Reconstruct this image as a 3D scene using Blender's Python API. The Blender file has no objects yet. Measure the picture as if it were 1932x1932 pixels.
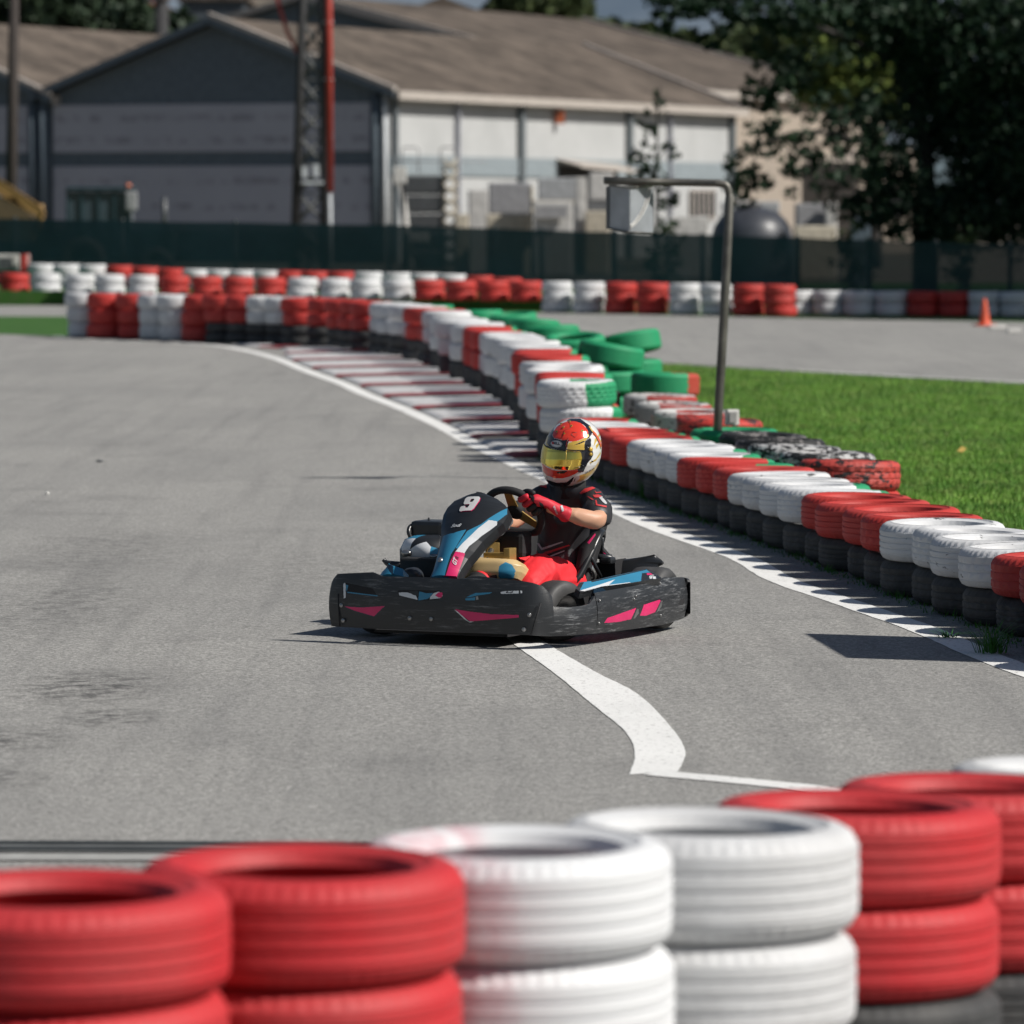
import bpy, bmesh, math, random
import numpy as np
from mathutils import Vector, Matrix
from mathutils.geometry import tessellate_polygon
R = math.radians
random.seed(7)
rng = np.random.default_rng(7)
scene = bpy.context.scene
COL = scene.collection

# ------------------------------------------------------------------ camera
F = 10000.0            # focal length in 1932-px units
CX = CY = 966.0
HOR = 405.0
CAMH = 1.8
PITCH = math.atan((CY - HOR) / F)
cam_d = bpy.data.cameras.new('camera')
cam_d.sensor_width = 36
cam_d.lens = 36 * F / 1932
cam_d.clip_start = 0.1
cam_d.clip_end = 6000
cam = bpy.data.objects.new('camera', cam_d)
COL.objects.link(cam)
cam.location = (0, 0, CAMH)
cam.rotation_euler = (R(90) - PITCH, 0, 0)
cam_d.dof.use_dof = True
cam_d.dof.focus_distance = 22.6
cam_d.dof.aperture_fstop = cam_d.lens / 1000 / 0.040
cam_d.dof.aperture_blades = 9
scene.camera = cam

def P(px, py, D):
    return Vector(((px - CX) * D / F, D, CAMH + (HOR - py) * D / F))
def G(px, py, z=0.0):
    D = (CAMH - z) * F / (py - HOR)
    return Vector(((px - CX) * D / F, D, z))

# ------------------------------------------------------------------ object helpers
def tag(o, label=None, cat=None, group=None, kind=None):
    if label: o['label'] = label
    if cat: o['category'] = cat
    if group: o['group'] = group
    if kind: o['kind'] = kind
    return o

def empty(name, loc=(0, 0, 0), rz=0.0, label=None, cat=None, group=None):
    o = bpy.data.objects.new(name, None)
    o.empty_display_size = 0.2
    COL.objects.link(o)
    o.location = loc
    o.rotation_euler = (0, 0, rz)
    return tag(o, label, cat, group)

class MB:
    """collects geometry for one mesh object"""
    def __init__(s):
        s.v = []; s.f = []; s.m = []; s.sm = []
    def add(s, vs, fs, mi=0, smooth=False):
        b = len(s.v)
        s.v.extend([tuple(p) for p in vs])
        for f in fs:
            s.f.append(tuple(b + i for i in f)); s.m.append(mi); s.sm.append(smooth)
        return s
    def box(s, c, d, rz=0.0, mi=0, rot=None):
        hx, hy, hz = d[0] / 2, d[1] / 2, d[2] / 2
        M = rot if rot is not None else Matrix.Rotation(rz, 3, 'Z')
        vs = [Vector(c) + M @ Vector((x * hx, y * hy, z * hz)) for x, y, z in
              [(-1,-1,-1),(1,-1,-1),(1,1,-1),(-1,1,-1),(-1,-1,1),(1,-1,1),(1,1,1),(-1,1,1)]]
        return s.add(vs, [(0,3,2,1),(4,5,6,7),(0,1,5,4),(1,2,6,5),(2,3,7,6),(3,0,4,7)], mi)
    def tube(s, pts, r, n=10, mi=0, cap=True, closed=False, flat=1.0):
        pts = [Vector(p) for p in pts]
        N = len(pts)
        rs = r if isinstance(r, (list, tuple)) else [r] * N
        vs = []; fs = []
        up = Vector((0, 0, 1)); prev = None
        for i, p in enumerate(pts):
            if closed:
                t = pts[(i + 1) % N] - pts[i - 1]
            else:
                t = pts[min(i + 1, N - 1)] - pts[max(i - 1, 0)]
            t.normalize()
            if prev is None:
                a = t.cross(up)
                if a.length < 0.05: a = t.cross(Vector((1, 0, 0)))
            else:
                a = prev - t * prev.dot(t)
            a.normalize(); prev = a
            b = t.cross(a)
            for k in range(n):
                th = 2 * math.pi * k / n
                vs.append(p + (a * math.cos(th) + b * math.sin(th) * flat) * rs[i])
        for i in range(N if closed else N - 1):
            j = (i + 1) % N
            for k in range(n):
                k2 = (k + 1) % n
                fs.append((i * n + k, i * n + k2, j * n + k2, j * n + k))
        if cap and not closed:
            fs.append(tuple(range(n - 1, -1, -1)))
            fs.append(tuple(range((N - 1) * n, N * n)))
        return s.add(vs, fs, mi, True)
    def lathe(s, prof, n=32, M=None, mi=0, closed=False):
        vs = []; fs = []
        for r, z in prof:
            for k in range(n):
                th = 2 * math.pi * k / n
                p = Vector((r * math.cos(th), r * math.sin(th), z))
                vs.append(M @ p if M is not None else p)
        m = len(prof)
        for i in range(m if closed else m - 1):
            j = (i + 1) % m
            for k in range(n):
                k2 = (k + 1) % n
                fs.append((i * n + k, i * n + k2, j * n + k2, j * n + k))
        return s.add(vs, fs, mi, True)
    def prism(s, poly, d, mi=0):
        """poly: 3D points of a planar outline; d: extrusion vector"""
        poly = [Vector(p) for p in poly]; n = len(poly); d = Vector(d)
        tris = tessellate_polygon([poly])
        vs = poly + [p + d for p in poly]
        fs = [tuple(t) for t in tris] + [tuple(i + n for i in reversed(t)) for t in tris]
        fs += [(i, (i + 1) % n, (i + 1) % n + n, i + n) for i in range(n)]
        return s.add(vs, fs, mi)
    def poly(s, pts, mi=0):
        pts = [Vector(p) for p in pts]
        return s.add(pts, [tuple(t) for t in tessellate_polygon([pts])], mi)
    def build(s, name, mats, parent=None, recalc=True, bevel=0.0, world=False):
        me = bpy.data.meshes.new(name)
        me.from_pydata(s.v, [], s.f)
        if not isinstance(mats, (list, tuple)): mats = [mats]
        for m in mats: me.materials.append(m)
        me.polygons.foreach_set('material_index', s.m)
        me.polygons.foreach_set('use_smooth', s.sm)
        if recalc or bevel:
            bm = bmesh.new(); bm.from_mesh(me)
            if bevel:
                bmesh.ops.remove_doubles(bm, verts=bm.verts, dist=1e-6)
                eds = [e for e in bm.edges if len(e.link_faces) == 2 and e.calc_face_angle(0) > 0.6]
                bmesh.ops.bevel(bm, geom=eds, offset=bevel, segments=2, affect='EDGES', profile=0.6)
            if recalc: bmesh.ops.recalc_face_normals(bm, faces=bm.faces)
            bm.to_mesh(me); bm.free()
        me.update()
        o = bpy.data.objects.new(name, me)
        COL.objects.link(o)
        if parent is not None: o.parent = parent
        return o

def smooth_angle(o, ang=35):
    me = o.data
    me.polygons.foreach_set('use_smooth', [True] * len(me.polygons))
    try: me.set_sharp_from_angle(angle=R(ang))
    except Exception: pass
    return o

def catmull(pts, n=8):
    pts = [Vector(p) for p in pts]; out = []
    N = len(pts)
    for i in range(N - 1):
        p0 = pts[max(i - 1, 0)]; p1 = pts[i]; p2 = pts[i + 1]; p3 = pts[min(i + 2, N - 1)]
        for k in range(n):
            t = k / n
            out.append(0.5 * ((2 * p1) + (p2 - p0) * t + (2 * p0 - 5 * p1 + 4 * p2 - p3) * t * t + (3 * p1 - p0 - 3 * p2 + p3) * t ** 3))
    out.append(pts[-1])
    return out

def inpoly(x, y, poly):
    c = False; n = len(poly); j = n - 1
    for i in range(n):
        xi, yi = poly[i]; xj, yj = poly[j]
        if (yi > y) != (yj > y) and x < (xj - xi) * (y - yi) / (yj - yi) + xi: c = not c
        j = i
    return c

def interp(x, tab):
    if x <= tab[0][0]: return tab[0][1]
    for (a, b), (c, d) in zip(tab, tab[1:]):
        if x <= c: return b + (d - b) * (x - a) / (c - a)
    return tab[-1][1]

_tc = {}
def text2d(s, size=1.0, bold=0.0, shear=0.0):
    cu = bpy.data.curves.new('lettering', 'FONT')
    cu.body = s; cu.size = size; cu.offset = bold; cu.shear = shear
    cu.align_x = 'CENTER'; cu.align_y = 'CENTER'; cu.resolution_u = 4
    o = bpy.data.objects.new('lettering', cu)
    me = o.to_mesh()
    vs = [(v.co.x, v.co.y) for v in me.vertices]; fs = [tuple(p.vertices) for p in me.polygons]
    o.to_mesh_clear(); bpy.data.objects.remove(o); bpy.data.curves.remove(cu)
    return vs, fs

# ------------------------------------------------------------------ materials
def srgb(r, g, b):
    f = lambda c: (c / 255 / 12.92) if c / 255 <= 0.04045 else ((c / 255 + 0.055) / 1.055) ** 2.4
    return (f(r), f(g), f(b), 1)

class NT:
    def __init__(s, name):
        s.m = bpy.data.materials.new(name); s.m.use_nodes = True
        s.t = s.m.node_tree; s.n = s.t.nodes; s.l = s.t.links
        s.b = s.n['Principled BSDF']
    def new(s, typ, **kw):
        n = s.n.new(typ)
        for k, v in kw.items():
            if hasattr(n, k) and not k[0].isupper(): setattr(n, k, v)
        return n
    def set(s, sock, v):
        if isinstance(v, bpy.types.NodeSocket): s.l.new(v, sock)
        elif isinstance(v, (tuple, list)) and len(v) == 3 and sock.type == 'RGBA': sock.default_value = (*v, 1)
        else: sock.default_value = v
    def math(s, op, a, b=0.0, c=None, clamp=False):
        n = s.n.new('ShaderNodeMath'); n.operation = op; n.use_clamp = clamp
        s.set(n.inputs[0], a); s.set(n.inputs[1], b)
        if c is not None: s.set(n.inputs[2], c)
        return n.outputs[0]
    def coord(s, kind='Object', scale=None, rand=False):
        n = s.n.new('ShaderNodeTexCoord'); o = n.outputs[kind]
        if scale is not None or rand:
            mp = s.n.new('ShaderNodeMapping')
            s.l.new(o, mp.inputs['Vector'])
            if scale is not None: mp.inputs['Scale'].default_value = scale if isinstance(scale, tuple) else (scale,) * 3
            if rand:
                oi = s.n.new('ShaderNodeObjectInfo')
                cb = s.n.new('ShaderNodeCombineXYZ')
                s.l.new(s.math('MULTIPLY', oi.outputs['Random'], 37.0), cb.inputs[0])
                s.l.new(s.math('MULTIPLY', oi.outputs['Random'], 91.0), cb.inputs[1])
                s.l.new(s.math('MULTIPLY', oi.outputs['Random'], 53.0), cb.inputs[2])
                s.l.new(cb.outputs[0], mp.inputs['Location'])
            o = mp.outputs[0]
        return o
    def noise(s, vec, scale=5, detail=4, rough=0.55):
        n = s.n.new('ShaderNodeTexNoise'); n.inputs['Scale'].default_value = scale
        n.inputs['Detail'].default_value = detail; n.inputs['Roughness'].default_value = rough
        s.l.new(vec, n.inputs['Vector']); return n.outputs['Fac']
    def ramp(s, fac, a, b, ca=(0, 0, 0, 1), cb=(1, 1, 1, 1)):
        n = s.n.new('ShaderNodeValToRGB'); s.l.new(fac, n.inputs[0])
        n.color_ramp.elements[0].position = a; n.color_ramp.elements[0].color = ca
        n.color_ramp.elements[1].position = b; n.color_ramp.elements[1].color = cb
        return n.outputs[0]
    def mix(s, fac, a, b, blend='MIX'):
        n = s.n.new('ShaderNodeMix'); n.data_type = 'RGBA'; n.blend_type = blend
        s.set(n.inputs[0], fac); s.set(n.inputs[6], a); s.set(n.inputs[7], b)
        return n.outputs[2]
    def bump(s, h, strength=0.3, dist=0.01):
        n = s.n.new('ShaderNodeBump'); n.inputs['Strength'].default_value = strength
        n.inputs['Distance'].default_value = dist
        s.l.new(h, n.inputs['Height']); s.l.new(n.outputs[0], s.b.inputs['Normal'])
    def out(s, color=None, rough=None, metal=None, spec=None):
        if color is not None: s.set(s.b.inputs['Base Color'], color)
        if rough is not None: s.set(s.b.inputs['Roughness'], rough)
        if metal is not None: s.b.inputs['Metallic'].default_value = metal
        if spec is not None: s.b.inputs['Specular IOR Level'].default_value = spec
        return s.m

def plain(name, col, rough=0.6, metal=0.0, var=0.25, scale=6, spec=0.5, bump=0.0):
    t = NT(name)
    n = t.noise(t.coord('Object'), scale, 5)
    c = t.mix(t.ramp(n, 0.3, 0.75), tuple(x * (1 - var) for x in col[:3]), tuple(min(1, x * (1 + var * 0.6)) for x in col[:3]))
    if bump: t.bump(n, bump, 0.01)
    return t.out(c, rough, metal, spec)

def brick_or_panel(name, col, col2, sc, rough=0.85): 
    t = NT(name)
    v = t.coord('Object')
    n = t.noise(v, 0.35, 4); n2 = t.noise(v, 4, 4)
    c = t.mix(t.ramp(n, 0.35, 0.7), col, col2)
    c = t.mix(t.math('MULTIPLY', n2, 0.35), c, tuple(x * 0.6 for x in col[:3]))
    return t.out(c, rough)
# ------------------------------------------------------------------ tyre paint
RUB = (0.018, 0.019, 0.020)
def tyre_mat(name, col, wear=0.5, second=None, thr=0.06, dirt=0.5, rough=0.62, second_top=False):
    t = NT(name)
    v = t.coord('Object', rand=True)
    vo = t.coord('Object')
    base = col
    if second is not None:
        sep = t.n.new('ShaderNodeSeparateXYZ'); t.l.new(vo, sep.inputs[0])
        e = t.noise(v, 14, 3)
        xx = t.math('ADD', sep.outputs[0], t.math('MULTIPLY', t.math('SUBTRACT', e, 0.5), 0.07))
        m = t.math('GREATER_THAN', xx, thr)
        if second_top:      # the top sidewall keeps the first colour
            zz = t.math('ADD', sep.outputs[2], t.math('MULTIPLY', t.math('SUBTRACT', e, 0.5), 0.02))
            m = t.math('MULTIPLY', m, t.math('LESS_THAN', zz, 0.168))
        base = t.mix(m, col, second)
    big = t.noise(v, 3.2, 5)
    c = t.mix(t.math('MULTIPLY', t.ramp(big, 0.3, 0.75), dirt * 0.55), base, (0.16, 0.14, 0.125))
    # chips that show the rubber
    vs = t.coord('Object', scale=(1, 1, 2.4), rand=True)
    ch = t.noise(vs, 11, 8, 0.68)
    a = 0.80 - wear * 0.28
    c = t.mix(t.ramp(ch, a, a + 0.035), c, RUB)
    fine = t.noise(v, 60, 3)
    c = t.mix(t.math('MULTIPLY', t.ramp(fine, 0.55, 0.8), 0.25 * dirt), c, (0.10, 0.09, 0.085))
    t.bump(t.noise(v, 45, 5), 0.35, 0.006)
    return t.out(c, rough, 0, 0.35)

WHITE = (0.66, 0.67, 0.68)
RED = (0.48, 0.034, 0.028)
GREEN = (0.012, 0.27, 0.115)
TM = {
 'white': tyre_mat('white_tyre_paint', WHITE, 0.60, dirt=0.45),
 'white_clean': tyre_mat('clean_white_tyre_paint', (0.60, 0.61, 0.62), 0.35, dirt=0.6),
 'red': tyre_mat('red_tyre_paint', RED, 0.52, dirt=0.35),
 'red_clean': tyre_mat('clean_red_tyre_paint', (0.46, 0.020, 0.026), 0.22, dirt=0.35, rough=0.6),
 'red_green': tyre_mat('red_and_green_tyre_paint', RED, 0.25, GREEN, 0.10, 0.2),
 'white_green': tyre_mat('white_and_green_tyre_paint', WHITE, 0.2, GREEN, 0.0, 0.15, second_top=True),
 'white_green_edge': tyre_mat('white_tyre_paint_with_green_edge', WHITE, 0.4, GREEN, 0.21, 0.3),
 'red_green_edge': tyre_mat('red_tyre_paint_with_green_edge', RED, 0.3, GREEN, 0.23, 0.25),
 'green': tyre_mat('green_tyre_paint', GREEN, 0.12, dirt=0.2),
 'green_red': tyre_mat('green_and_red_tyre_paint', GREEN, 0.2, (0.40, 0.05, 0.03), 0.12, 0.3),
 'worn_red': tyre_mat('worn_red_tyre_paint', (0.48, 0.04, 0.03), 1.0, dirt=0.6),
 'worn_white': tyre_mat('worn_white_tyre_paint', (0.5, 0.5, 0.5), 1.15, dirt=0.8),
 'worn_white_red': tyre_mat('worn_white_over_red_tyre_paint', (0.55, 0.55, 0.54), 0.8, (0.36, 0.03, 0.025), -0.12, 0.6, second_top=True),
 'worn_dark': tyre_mat('blackened_tyre_paint', (0.20, 0.19, 0.19), 1.35, dirt=0.8),
}
def rubber_mat(name, col=(0.034, 0.036, 0.038), dust=0.5):
    t = NT(name)
    v = t.coord('Object', rand=True)
    n = t.noise(v, 7, 6, 0.65)
    c = t.mix(t.math('MULTIPLY', t.ramp(n, 0.35, 0.75), dust), col, (0.15, 0.147, 0.140))
    t.bump(t.noise(v, 50, 4), 0.3, 0.005)
    return t.out(c, 0.72, 0, 0.35)
TM['black'] = rubber_mat('bare_tyre_rubber')

# ------------------------------------------------------------------ ground materials
def asphalt_mat(name, lo=(0.235, 0.232, 0.221), hi=(0.385, 0.378, 0.358), grain=0.78, stains=()):
    t = NT(name)
    v = t.coord('Object')
    g1 = t.noise(v, 62, 3, 0.75)
    g3 = t.noise(v, 24, 4, 0.7)
    c = t.mix(t.ramp(g1, 0.36, 0.66), tuple(x * (1 - 0.62 * grain) for x in lo), tuple(x * (1 + 0.28 * grain) for x in hi))
    c = t.mix(t.ramp(g3, 0.35, 0.66), t.mix(0.45, c, lo), c)
    bright = t.math('GREATER_THAN', t.noise(v, 110, 1, 0.5), 0.66)
    c = t.mix(t.math('MULTIPLY', bright, 0.35), c, (0.66, 0.65, 0.61))
    # large patches
    big = t.noise(t.coord('Object', scale=(0.5, 0.16, 1)), 1.3, 5, 0.6)
    c = t.mix(t.math('MULTIPLY', t.ramp(big, 0.38, 0.70), 0.38), c, (0.17, 0.17, 0.168))
    # rubber dragged along the racing line
    st = t.noise(t.coord('Object', scale=(0.9, 0.9, 1)), 1.0, 7, 0.66)
    c = t.mix(t.math('MULTIPLY', t.ramp(st, 0.54, 0.72), 0.30), c, (0.09, 0.09, 0.092))
    mp = t.n.new('ShaderNodeMapping'); mp.inputs['Rotation'].default_value = (0, 0, R(24)); mp.inputs['Scale'].default_value = (3.2, 0.10, 1)
    t.l.new(v, mp.inputs['Vector']); rl = t.noise(mp.outputs[0], 1.6, 4, 0.6)
    c = t.mix(t.math('MULTIPLY', t.ramp(rl, 0.50, 0.70), 0.22), c, (0.10, 0.10, 0.102))
    sep = t.n.new('ShaderNodeSeparateXYZ'); t.l.new(v, sep.inputs[0])
    brk = t.ramp(t.noise(v, 9, 6, 0.72), 0.44, 0.60)
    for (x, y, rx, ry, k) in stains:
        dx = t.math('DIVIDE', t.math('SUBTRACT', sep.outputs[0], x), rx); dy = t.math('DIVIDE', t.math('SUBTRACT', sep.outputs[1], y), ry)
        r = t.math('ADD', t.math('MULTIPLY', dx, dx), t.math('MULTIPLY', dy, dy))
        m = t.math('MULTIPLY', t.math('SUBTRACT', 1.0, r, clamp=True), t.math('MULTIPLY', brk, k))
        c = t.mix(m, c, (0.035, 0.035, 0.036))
    t.bump(g1, 0.7, 0.008)
    t.out(c, 0.88, 0, 0.25)
    return t.m
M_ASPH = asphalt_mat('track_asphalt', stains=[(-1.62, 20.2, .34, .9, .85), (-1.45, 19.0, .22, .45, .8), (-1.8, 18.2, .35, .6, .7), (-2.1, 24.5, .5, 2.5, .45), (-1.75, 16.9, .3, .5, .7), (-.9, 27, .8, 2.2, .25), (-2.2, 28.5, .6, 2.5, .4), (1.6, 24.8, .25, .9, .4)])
M_ASPH2 = asphalt_mat('back_track_asphalt', (0.27, 0.27, 0.268), (0.38, 0.38, 0.37), 0.5)

def paint_mat(name, col, wear=0.5, sc=30):
    t = NT(name)
    v = t.coord('Object')
    n = t.noise(v, sc, 6, 0.7)
    c = t.mix(t.ramp(n, 0.62 - wear * 0.12, 0.72 - wear * 0.12), col, (0.24, 0.235, 0.22))
    d = t.noise(v, 1.5, 4)
    c = t.mix(t.math('MULTIPLY', t.ramp(d, 0.4, 0.7), 0.3), c, tuple(x * 0.65 for x in col))
    t.bump(t.noise(v, 95, 3, 0.7), 0.4, 0.005)
    return t.out(c, 0.75, 0, 0.3)
M_LINE = paint_mat('white_road_paint', (0.76, 0.76, 0.74), 0.45, 45)
M_KWHITE = paint_mat('white_kerb_paint', (0.52, 0.52, 0.525), 0.6, 12)
M_KRED = paint_mat('red_kerb_paint', (0.27, 0.035, 0.045), 0.6, 12)
M_KERB = plain('kerb_concrete', (0.16, 0.155, 0.15), 0.9)
M_DIRT = plain('yard_dirt', (0.17, 0.15, 0.12), 0.95, 0, 0.4, 0.4)

def grass_mat(name, a, b, c3, rough=0.75):
    t = NT(name)
    v = t.coord('Object')
    n = t.noise(v, 0.8, 6, 0.66); n2 = t.noise(v, 5.5, 4, 0.6)
    c = t.mix(t.ramp(n, 0.35, 0.65), a, b)
    c = t.mix(t.ramp(n2, 0.48, 0.75), c, c3)
    return t.out(c, rough, 0, 0.15)
M_LAWN = grass_mat('lawn_soil_and_grass', (0.05, 0.105, 0.025), (0.10, 0.18, 0.042), (0.15, 0.15, 0.065))
M_BLADE = grass_mat('grass_blades', (0.062, 0.17, 0.028), (0.165, 0.33, 0.052), (0.27, 0.31, 0.105), 0.55)
M_WEED = grass_mat('weed_blades', (0.03, 0.12, 0.02), (0.06, 0.20, 0.03), (0.09, 0.20, 0.04), 0.5)
M_DARKGRASS = grass_mat('rough_grass', (0.03, 0.09, 0.018), (0.05, 0.13, 0.025), (0.07, 0.11, 0.04))

def flat(name, pts, m, z, kind='structure'):
    mb = MB(); mb.poly([(x, y, z) for x, y in pts])
    o = mb.build(name, m, recalc=False)
    # face up
    bm = bmesh.new(); bm.from_mesh(o.data)
    for f in bm.faces:
        if f.normal.z < 0: f.normal_flip()
    bm.to_mesh(o.data); bm.free()
    return tag(o, kind=kind)

def ribbon(name, ctr, w, m, z, kind='structure', jag=0.0):
    ctr = catmull([(x, y, 0) for x, y in ctr], 10)
    vs = []; n = len(ctr)
    for i, p in enumerate(ctr):
        t = (ctr[min(i + 1, n - 1)] - ctr[max(i - 1, 0)]).normalized()
        s = Vector((t.y, -t.x, 0))
        ww = (w if not isinstance(w, list) else interp(i / (n - 1), w)) / 2
        a = random.uniform(-jag, jag); b = random.uniform(-jag, jag)
        vs += [p + s * (ww + a) + Vector((0, 0, z)), p - s * (ww + b) + Vector((0, 0, z))]
    fs = [(2 * i, 2 * i + 1, 2 * i + 3, 2 * i + 2) for i in range(n - 1)]
    o = MB().add(vs, fs).build(name, m, recalc=False)
    bm = bmesh.new(); bm.from_mesh(o.data)
    for f in bm.faces:
        if f.normal.z < 0: f.normal_flip()
    bm.to_mesh(o.data); bm.free()
    return tag(o, kind=kind)

# ------------------------------------------------------------------ the ground
flat('ground', [(-900, -20), (900, -20), (900, 3500), (-900, 3500)], M_DIRT, -0.02)
flat('rough_grass_strip', [(-60, 85), (60, 75), (60, 135), (-60, 150)], M_DARKGRASS, -0.012)
# the racing surface: everything near the camera is asphalt
flat('track', [(-30, 4), (30, 4), (30, 70), (9.0, 89.0), (5.5, 92.0), (1.3, 97.0), (-3.5, 101.5), (-9, 105.5), (-30, 110)], M_ASPH, -0.006)
lawn_r = [(1.15, 63.8), (1.9, 63.7), (3.2, 60.6), (5.4, 56.2), (8, 51.5), (14, 43), (14, 12), (4.2, 12), (3.1, 20), (2.35, 28), (1.75, 34), (1.25, 40), (0.95, 46), (0.6, 55)]
flat('lawn', lawn_r, M_LAWN, 0.0)
lawn_l = [(-14, 82.5), (-8.0, 80.6), (-6.9, 78.9), (-6.0, 78.6), (-4.0, 76.6), (-2.5, 74.0), (-1.6, 80), (-2.5, 94), (-6.7, 94.0), (-14, 94.5)]
flat('lawn', lawn_l, M_DARKGRASS, 0.0)
# edge of the back track
ribbon('path_edge', [(0.9, 64.4), (1.9, 64.1), (3.2, 61.0), (5.4, 56.6), (8, 51.9), (14, 43.4)], 0.5, M_KERB, -0.002)
ribbon('road_marking', [(3.3, 61.25), (4.6, 58.7), (5.5, 57.0), (8, 52.4), (12, 46.8)], 0.10, M_LINE, 0.003, jag=0.03)
# edge line of the main track
EDGE = [(-14, 84), (-7.85, 80.9), (-6.45, 77.6), (-5.4, 75.9), (-4.5, 74.3), (-3.8, 72.0), (-3.0, 66.9), (-2.36, 61.2), (-1.85, 57), (-1.47, 53.3), (-1.02, 49.4),
        (-0.57, 44.9), (-0.27, 41.4), (0.13, 37.4), (0.62, 33.2), (0.90, 30.5), (1.26, 27.9), (1.385, 26.2), (1.605, 24.7), (1.80, 23.4), (1.90, 22.6), (2.05, 21.2), (2.45, 18.5), (3.0, 15)]
EDGE = [(x - (0.055 if y < 36 else 0), y) for x, y in EDGE]
ribbon('road_marking', EDGE, 0.15, M_LINE, -0.0035, jag=0.003)
# painted line under the kart
LW = []
left = [(930, 1180), (970, 1215), (1040, 1265), (1120, 1330), (1180, 1380), (1199, 1420), (1188, 1462)]
right = [(990, 1180), (1035, 1215), (1120, 1265), (1205, 1310), (1270, 1375), (1294, 1420), (1281, 1456)]
def smooth2(l): return [(p.x, p.y) for p in catmull([(a, b, 0) for a, b in l], 8)]
L2, R2 = smooth2(left), smooth2(right)
vs = []
for a, b in zip(L2, R2):
    pa, pb = G(*a), G(*b); pa.z = pb.z = -0.0035
    j = Vector((random.uniform(-.0015, .0015), random.uniform(-.003, .003), 0))
    vs += [pa + j, pb - j]
tag(MB().add(vs, [(2 * i, 2 * i + 1, 2 * i + 3, 2 * i + 2) for i in range(len(L2) - 1)]).build('road_marking', M_LINE), kind='structure')
a0 = G(1238, 1459); a1 = G(1500, 1484); a2 = G(1932, 1530)
ribbon('road_marking', [(a0.x, a0.y), (a1.x, a1.y), (a2.x, a2.y), (a2.x + 1.5, a2.y - 0.7)], 0.14, M_LINE, -0.0030, jag=0.003)

# red and white kerb inside the edge line
kerb_in = [(-3.95, 73.4), (-3.45, 72.2), (-3.05, 70.9), (-2.85, 66.9), (-2.22, 61.2), (-1.72, 57), (-1.35, 53.3), (-0.92, 49.4), (-0.48, 44.9), (-0.20, 41.4), (0.02, 39.2)]
kin = catmull([(x, y, 0) for x, y in kerb_in], 30)
kout_x = [(38, 0.42), (41, 0.28), (44, 0.10), (47, 0.0), (50, -0.14), (54, -0.38), (57, -0.58), (61, -0.92), (64, -1.14), (67, -1.6), (70, -2.15), (71.2, -2.7), (72.2, -3.25), (73.4, -3.85)]
mb = MB(); yb = 73.3; k = 0
while yb > 39.3:
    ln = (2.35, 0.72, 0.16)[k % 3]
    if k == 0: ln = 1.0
    y1 = max(yb - ln, 39.2)
    st = []
    for q in range(7):
        y = yb + (y1 - yb) * q / 6
        xi = min(kin, key=lambda p: abs(p.y - y)).x
        xo = interp(y, kout_x) + 0.1
        tilt = 0.35
        st.append((xi, y, xo, y + (xo - xi) * tilt))
    vs = []; fs = []
    for q, (xi, y, xo, yo) in enumerate(st):
        z = 0.022 if 0 < q < 6 else 0.004
        vs += [(xi, y, 0.001), (xi + 0.05, y + .02, z), (xo, yo, z + 0.012)]
    for q in range(6):
        b = 3 * q
        fs += [(b, b + 1, b + 4, b + 3), (b + 1, b + 2, b + 5, b + 4)]
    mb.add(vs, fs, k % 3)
    yb = y1; k += 1
tag(mb.build('kerb', [M_KWHITE, M_KRED, plain('kerb_step_shade', (0.05, 0.05, 0.05), .9)]), kind='structure')  # dark strip after each red block paints the kerb step's shadow

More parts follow.
